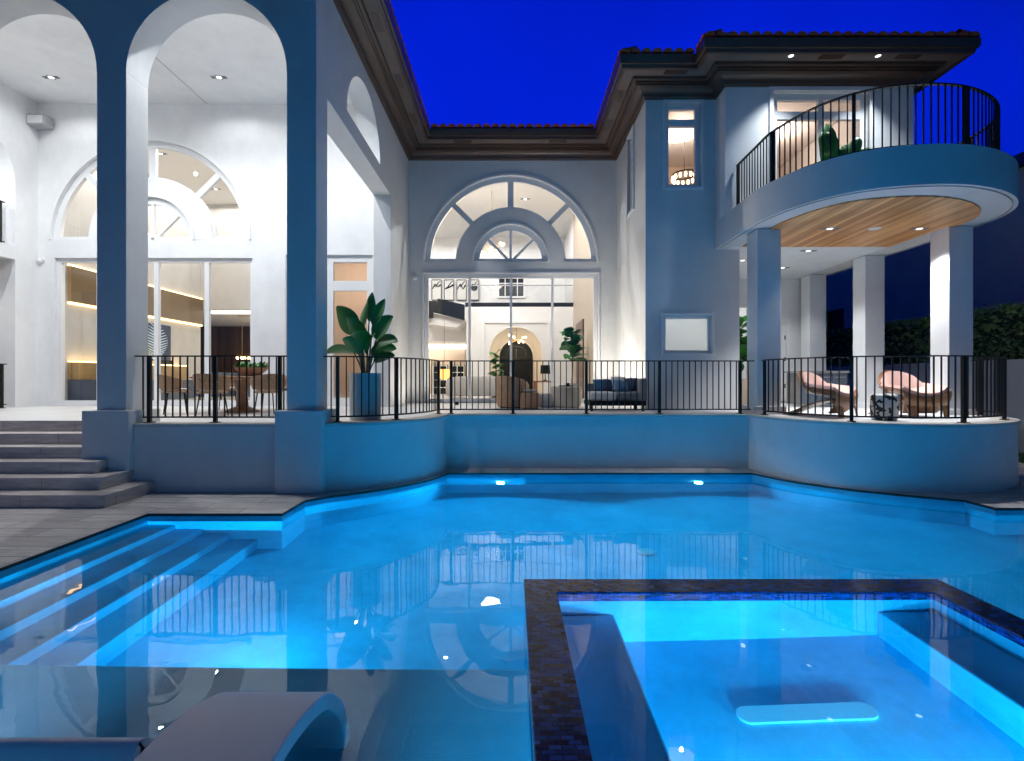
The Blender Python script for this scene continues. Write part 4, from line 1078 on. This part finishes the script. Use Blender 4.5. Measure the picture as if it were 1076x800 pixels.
MB().box(-.42,.42,-.02,.02,.0,.03).build('bar', M['gold'], ph, local=True)
for k in range(5): MB().ball((-.36+.18*k,0,-.07), .085, seg=12, rings=8).build('globe', M['lampglow'], ph, smooth=60, local=True)
for x in (-.2,.2): MB().tube([(x,0,.03),(x,0,1.69)], .006, 5).build('rod', M['gold'], ph, local=True)
MB().box(-.35,.35,-.05,.05,1.68,1.71).build('canopy', M['gold'], ph, local=True)
rg = thing('ring_chandelier', 'ring chandelier with glass drops in the tower upper room', 'chandelier', (4.72,13.3,7.35))
MB().lathe([(.30,0),(.32,.0),(.32,.03),(.30,.03),(.30,0)], 32, cap=False).build('ring', M['black'], rg, smooth=40, local=True)
for k in range(14):
    a = 2*PI*k/14; MB().ball((.31*math.cos(a), .31*math.sin(a), -.09), .035, sz=2, seg=8, rings=6).build('drop', M['lampglow'], rg, smooth=60, local=True)
MB().tube([(0,0,.03),(0,0,1.1)], .008, 5).build('rod', M['black'], rg, local=True)
cl = MB().lathe([(.001,-.06),(.4,-.06),(.5,-.02),(.5,0)], 40, (4.62,13.3,8.49)).build('ceiling_lamp', M['discglow'], None, smooth=40); tag(cl, 'round glowing ceiling disc above the ring chandelier', 'lamp')

# small fittings on the outside walls
spk = thing('loudspeaker', 'grey box loudspeaker high in the corner of the loggia', 'speaker', (-12.05,12.45,8.35))
MB().box(-.26,.2,-.16,.12,-.14,.14).build('cabinet', M['lightgrey'], spk, local=True, bevel=.03); MB().box(-.22,.16,-.168,-.161,-.1,.1).build('grille', M['white_paint'], spk, local=True); MB().box(-.05,.05,.12,.15,-.06,.06).build('bracket', M['metal'], spk, local=True)
def cam_(label, loc):
    t = thing('security_camera', label, 'camera', loc)
    MB().lathe([(.06,0),(.07,.01),(.07,.04),(.001,.04)], 20).xform(Matrix.Rotation(PI/2, 4, 'X')).build('base', M['white_paint'], t, smooth=40, local=True)
    MB().ball((0,-.07,-.03), .055).build('dome', M['white_paint'], t, smooth=60, local=True)
cam_('white dome camera beside the left sliding door of the loggia', (-12.2,12.599,4.85))
cam_('small white dome camera left of the courtyard doors', (-2.85,14.299,4.75))

# ---------------------------------------------------------------- loungers standing on the tanning ledge
def lounger(label, profile, x0, x1, grp):
    th = .075; pts = spline(profile, 8); n = len(pts); up = []; dn = []
    for i, (y, z) in enumerate(pts):
        a = pts[max(i-1,0)]; b_ = pts[min(i+1,n-1)]; dy, dz = b_[0]-a[0], b_[1]-a[1]; l = math.hypot(dy, dz)
        up.append((y, z)); dn.append((y+dz/l*th*-1*SG[0], z-dy/l*th*-1*SG[0]))
    t = thing('pool_lounger', label, 'lounger', ((x0+x1)/2, sum(p[0] for p in profile)/len(profile), -.42), 0, grp)
    m = MB(); vs = [(x, y, z) for x in (x0, x1) for y, z in up+dn[::-1]]; N = 2*n
    fs = [(i, (i+1)%N, (i+1)%N+N, i+N) for i in range(N)]
    for i in range(n-1):
        fs.append((i, i+1, N-2-i, N-1-i)); fs.append((N+i, N+N-1-i, N+N-2-i, N+i+1))
    m.add(vs, fs).build('body', M['resin'], t, smooth=40, bevel=.008)
    MB().box(x0+.03, x1-.03, min(p[0] for p in profile)+.25, max(p[0] for p in profile)-.25, -.419, -.36).build('base', M['resin'], t, bevel=.01)
SG = [1]
lounger('grey moulded pool lounger with a rounded hump on the sunken ledge', [(2.70,-.40),(2.69,-.25),(2.66,-.1),(2.60,.02),(2.51,.12),(2.40,.205),(2.26,.262),(2.1,.30),(1.93,.316),(1.7,.305),(1.45,.24),(1.2,.13),(.9,.05),(.55,.2),(.2,.5)], -1.43, -.90, 'moulded loungers on the pool ledge')
lounger('dark moulded pool lounger at the lower left with its raised back to the viewer', [(2.55,-.40),(2.5,-.22),(2.32,-.05),(2.15,.1),(2.02,.24),(1.93,.325),(1.88,.30),(1.84,.16),(1.82,-.1),(1.82,-.4)], -2.03, -1.46, 'moulded loungers on the pool ledge')

# ---------------------------------------------------------------- light
warm = (1,.86,.68); neutral = (.93,.965,1); cool = (.84,.93,1)
for x in (-10.9,-6.93,-4.6):
    for y, pw in ((8.7,520),(11.48,55)): downlight(x, y, ZT, pw, True, col=neutral, spot=160, blend=.5)
for x, y in ((6.28,9.59),(8.05,9.59)): downlight(x, y, 4.735, 430, True, col=neutral, spot=92, blend=.6)
for x, y in ((6.9,11.3),(7.25,13.0),(5.8,12.2)): downlight(x, y, 4.75, 110, True, col=neutral, spot=120, blend=.5)
MB().lathe([(.11,0),(.11,-.006),(.001,-.008)], 24, (7.17,9.59,4.735), False).build('ceiling_speaker', M['white_paint'], H)
for x in (5.83,7.65): downlight(x, 10.14, zc+.318, 360, False, .05, col=cool, spot=90, blend=1.)
downlight(-13.6, 10.8, 4.72, 60, False)
lamp('POINT', (-13.8,11,8.2), 150, neutral, .2)
# great room
for x in (-6,-2.5,.5):
    for y, pw in ((15.6,380),(18.4,230)): downlight(x, y, 8.6, pw, True, col=(.97,.985,1), spot=176, blend=.1)
for x in (-.8,.2,1.2): downlight(x, 21.6, 4.79, 30, False, col=(1,.78,.52))
lamp('POINT', (.2,21.6,3.3), 75, (1,.76,.48), .3)
lamp('POINT', (-.75,17.6,6.4), 80, (1,.86,.68), .4)
lamp('AREA', (-3.9,22.2,3.3), 60, (1,.88,.7), 2)
lamp('POINT', (-2.62,18.8,1.9), 12, (1,.6,.25), .15)
# room behind the loggia
for x, y in ((-10.5,14.5),(-8,14.5),(-10.5,17.2),(-8,17.2)): downlight(x, y, 8.5, 190, True, col=(1,.95,.88), spot=176, blend=.1)
lamp('AREA', (-10,22,4.3), 150, (1,.88,.72), 3)
lamp('POINT', (-4.8,14.6,5.2), 60, (1,.82,.66), .2)
for x, y in ((4.6,13.2),(7.3,13.2)): lamp('POINT', (x,y,8.1), 60, (1,.8,.66), .05)
lamp('POINT', (4.1,12.6,3.6), 48, (1,.98,.94), .3)
lamp('POINT', (7,16,4.2), 60, neutral, .3)
for x, y, lab, pw in ((1.35,12.7,'added black ground light aimed at the tower side wall',330),(-1.5,13.2,'added black ground light aimed at the left courtyard wall',105)):
    t = thing('added_uplight', lab, 'lamp', (x,y,TZ))  # fixtures added to brighten the courtyard side walls
    MB().lathe([(.05,0),(.05,.06),(.06,.08),(.05,.08),(.045,.07),(.001,.07)], 16).build('body', M['black'], t, smooth=40, local=True)
    MB().lathe([(.001,.072),(.043,.072)], 16, cap=False).build('lens', M['down'], t, local=True)
    lamp('SPOT', (x,y,TZ+.12), pw, (1,.93,.82), .05, 130, .5, (PI, R(38 if x > 0 else -38), 0))
# under water
pc = (.02,.56,1.1)
def pool_lamp(x, y, z, pw, rz=0, sp=165):
    return lamp('SPOT', (x, y, z), pw, pc, .07, sp, .8, (R(90), 0, rz))
for x in (-.21, 3.46): pool_lamp(x, 9.0, -.44, 950, PI)
for x, y, rz, pw in ((-2.2,3.40,0,125),(8.95,3.0,PI/2,480),(6.3,-1.55,0,380)): pool_lamp(x, y, -.62, pw, rz)  # lamps added out of view to light the pool, without fixtures
for x, rz in ((-.06,R(-6)),(-2.9,R(8))): lamp('SPOT', (x,-1.56,-.17), 4500, pc, .05, 36, 1., (R(90), 0, rz))  # narrow spots added out of view, standing in for light scattered onto the ledge
for x in (1.4, 2.7): pool_lamp(x, sy0+rw+.5, -.85, 330, 0)

# ---------------------------------------------------------------- dusk sky
W = bpy.data.worlds.new('World'); S.world = W; W.use_nodes = True
nt = W.node_tree; nt.nodes.clear()
bg = nt.nodes.new('ShaderNodeBackground')
sk = nt.nodes.new('ShaderNodeTexSky'); sk.sky_type = 'NISHITA'; sk.sun_disc = False; sk.sun_elevation = R(-3.); sk.sun_rotation = R(190); sk.ozone_density = 3; sk.altitude = 0
mx = nt.nodes.new('ShaderNodeMix'); mx.data_type = 'RGBA'; mx.blend_type = 'MULTIPLY'; mx.inputs[0].default_value = 1; 
tc = nt.nodes.new('ShaderNodeTexCoord'); sp_ = nt.nodes.new('ShaderNodeSeparateXYZ'); nt.links.new(tc.outputs['Generated'], sp_.inputs[0])
mr = nt.nodes.new('ShaderNodeMapRange'); mr.inputs[1].default_value = .42; mr.inputs[2].default_value = .64; nt.links.new(sp_.outputs[1], mr.inputs[0])
gm = nt.nodes.new('ShaderNodeMix'); gm.data_type = 'RGBA'; gm.inputs[6].default_value = (.16,.85,1.25,1); gm.inputs[7].default_value = (.03,.86,11.4,1)   # afterglow side / night side
el = nt.nodes.new('ShaderNodeMapRange'); el.inputs[1].default_value = .15; el.inputs[2].default_value = .8; el.inputs[3].default_value = 1.15; el.inputs[4].default_value = .62; nt.links.new(sp_.outputs[2], el.inputs[0]); 
cn = nt.nodes.new('ShaderNodeTexNoise'); cn.inputs['Scale'].default_value = 2.2; cn.inputs['Detail'].default_value = 6; nt.links.new(tc.outputs['Generated'], cn.inputs['Vector'])
cm = nt.nodes.new('ShaderNodeMapRange'); cm.inputs[1].default_value = .3; cm.inputs[2].default_value = .7; cm.inputs[3].default_value = .82; cm.inputs[4].default_value = 1.14; nt.links.new(cn.outputs[0], cm.inputs[0])
ml = nt.nodes.new('ShaderNodeMath'); ml.operation = 'MULTIPLY'; nt.links.new(el.outputs[0], ml.inputs[0]); nt.links.new(cm.outputs[0], ml.inputs[1]); nt.links.new(ml.outputs[0], bg.inputs[1])
nt.links.new(mr.outputs[0], gm.inputs[0]); nt.links.new(gm.outputs[2], mx.inputs[7])
ou = nt.nodes.new('ShaderNodeOutputWorld')
nt.links.new(sk.outputs[0], mx.inputs[6]); nt.links.new(mx.outputs[2], bg.inputs[0]); nt.links.new(bg.outputs[0], ou.inputs[0])
WSTR = bg
su = bpy.data.lights.new('sun', 'SUN'); su.energy = .02; su.angle = R(20); su.color = (.55,.7,1)
so_ = bpy.data.objects.new('sun', su); COL.objects.link(so_); so_.rotation_euler = (R(55), 0, R(20))

# ---------------------------------------------------------------- camera and render settings
cd = bpy.data.cameras.new('camera'); cam = bpy.data.objects.new('camera', cd); COL.objects.link(cam); S.camera = cam
cam.location = (0, 0, EYE); cam.rotation_euler = (R(90), 0, 0)
cd.sensor_width = 36; cd.lens = 36*F/1076; cd.shift_x = 0; cd.shift_y = -.5/1076*2; cd.clip_start = .05; cd.clip_end = 600
S.view_settings.view_transform = 'Standard'; S.view_settings.look = 'None'; S.view_settings.gamma = 1; S.view_settings.exposure = .12; S.view_settings.use_curve_mapping = False
S.render.engine = 'CYCLES'
c_ = S.cycles; c_.use_denoising = True
try: c_.denoiser = 'OPENIMAGEDENOISE'
except Exception: pass
c_.max_bounces = 14; c_.diffuse_bounces = 5; c_.glossy_bounces = 5; c_.transmission_bounces = 8; c_.transparent_max_bounces = 24
c_.sample_clamp_indirect = 5; c_.sample_clamp_direct = 0; c_.use_light_tree = True; c_.caustics_reflective = False; c_.caustics_refractive = True; c_.blur_glossy = .3
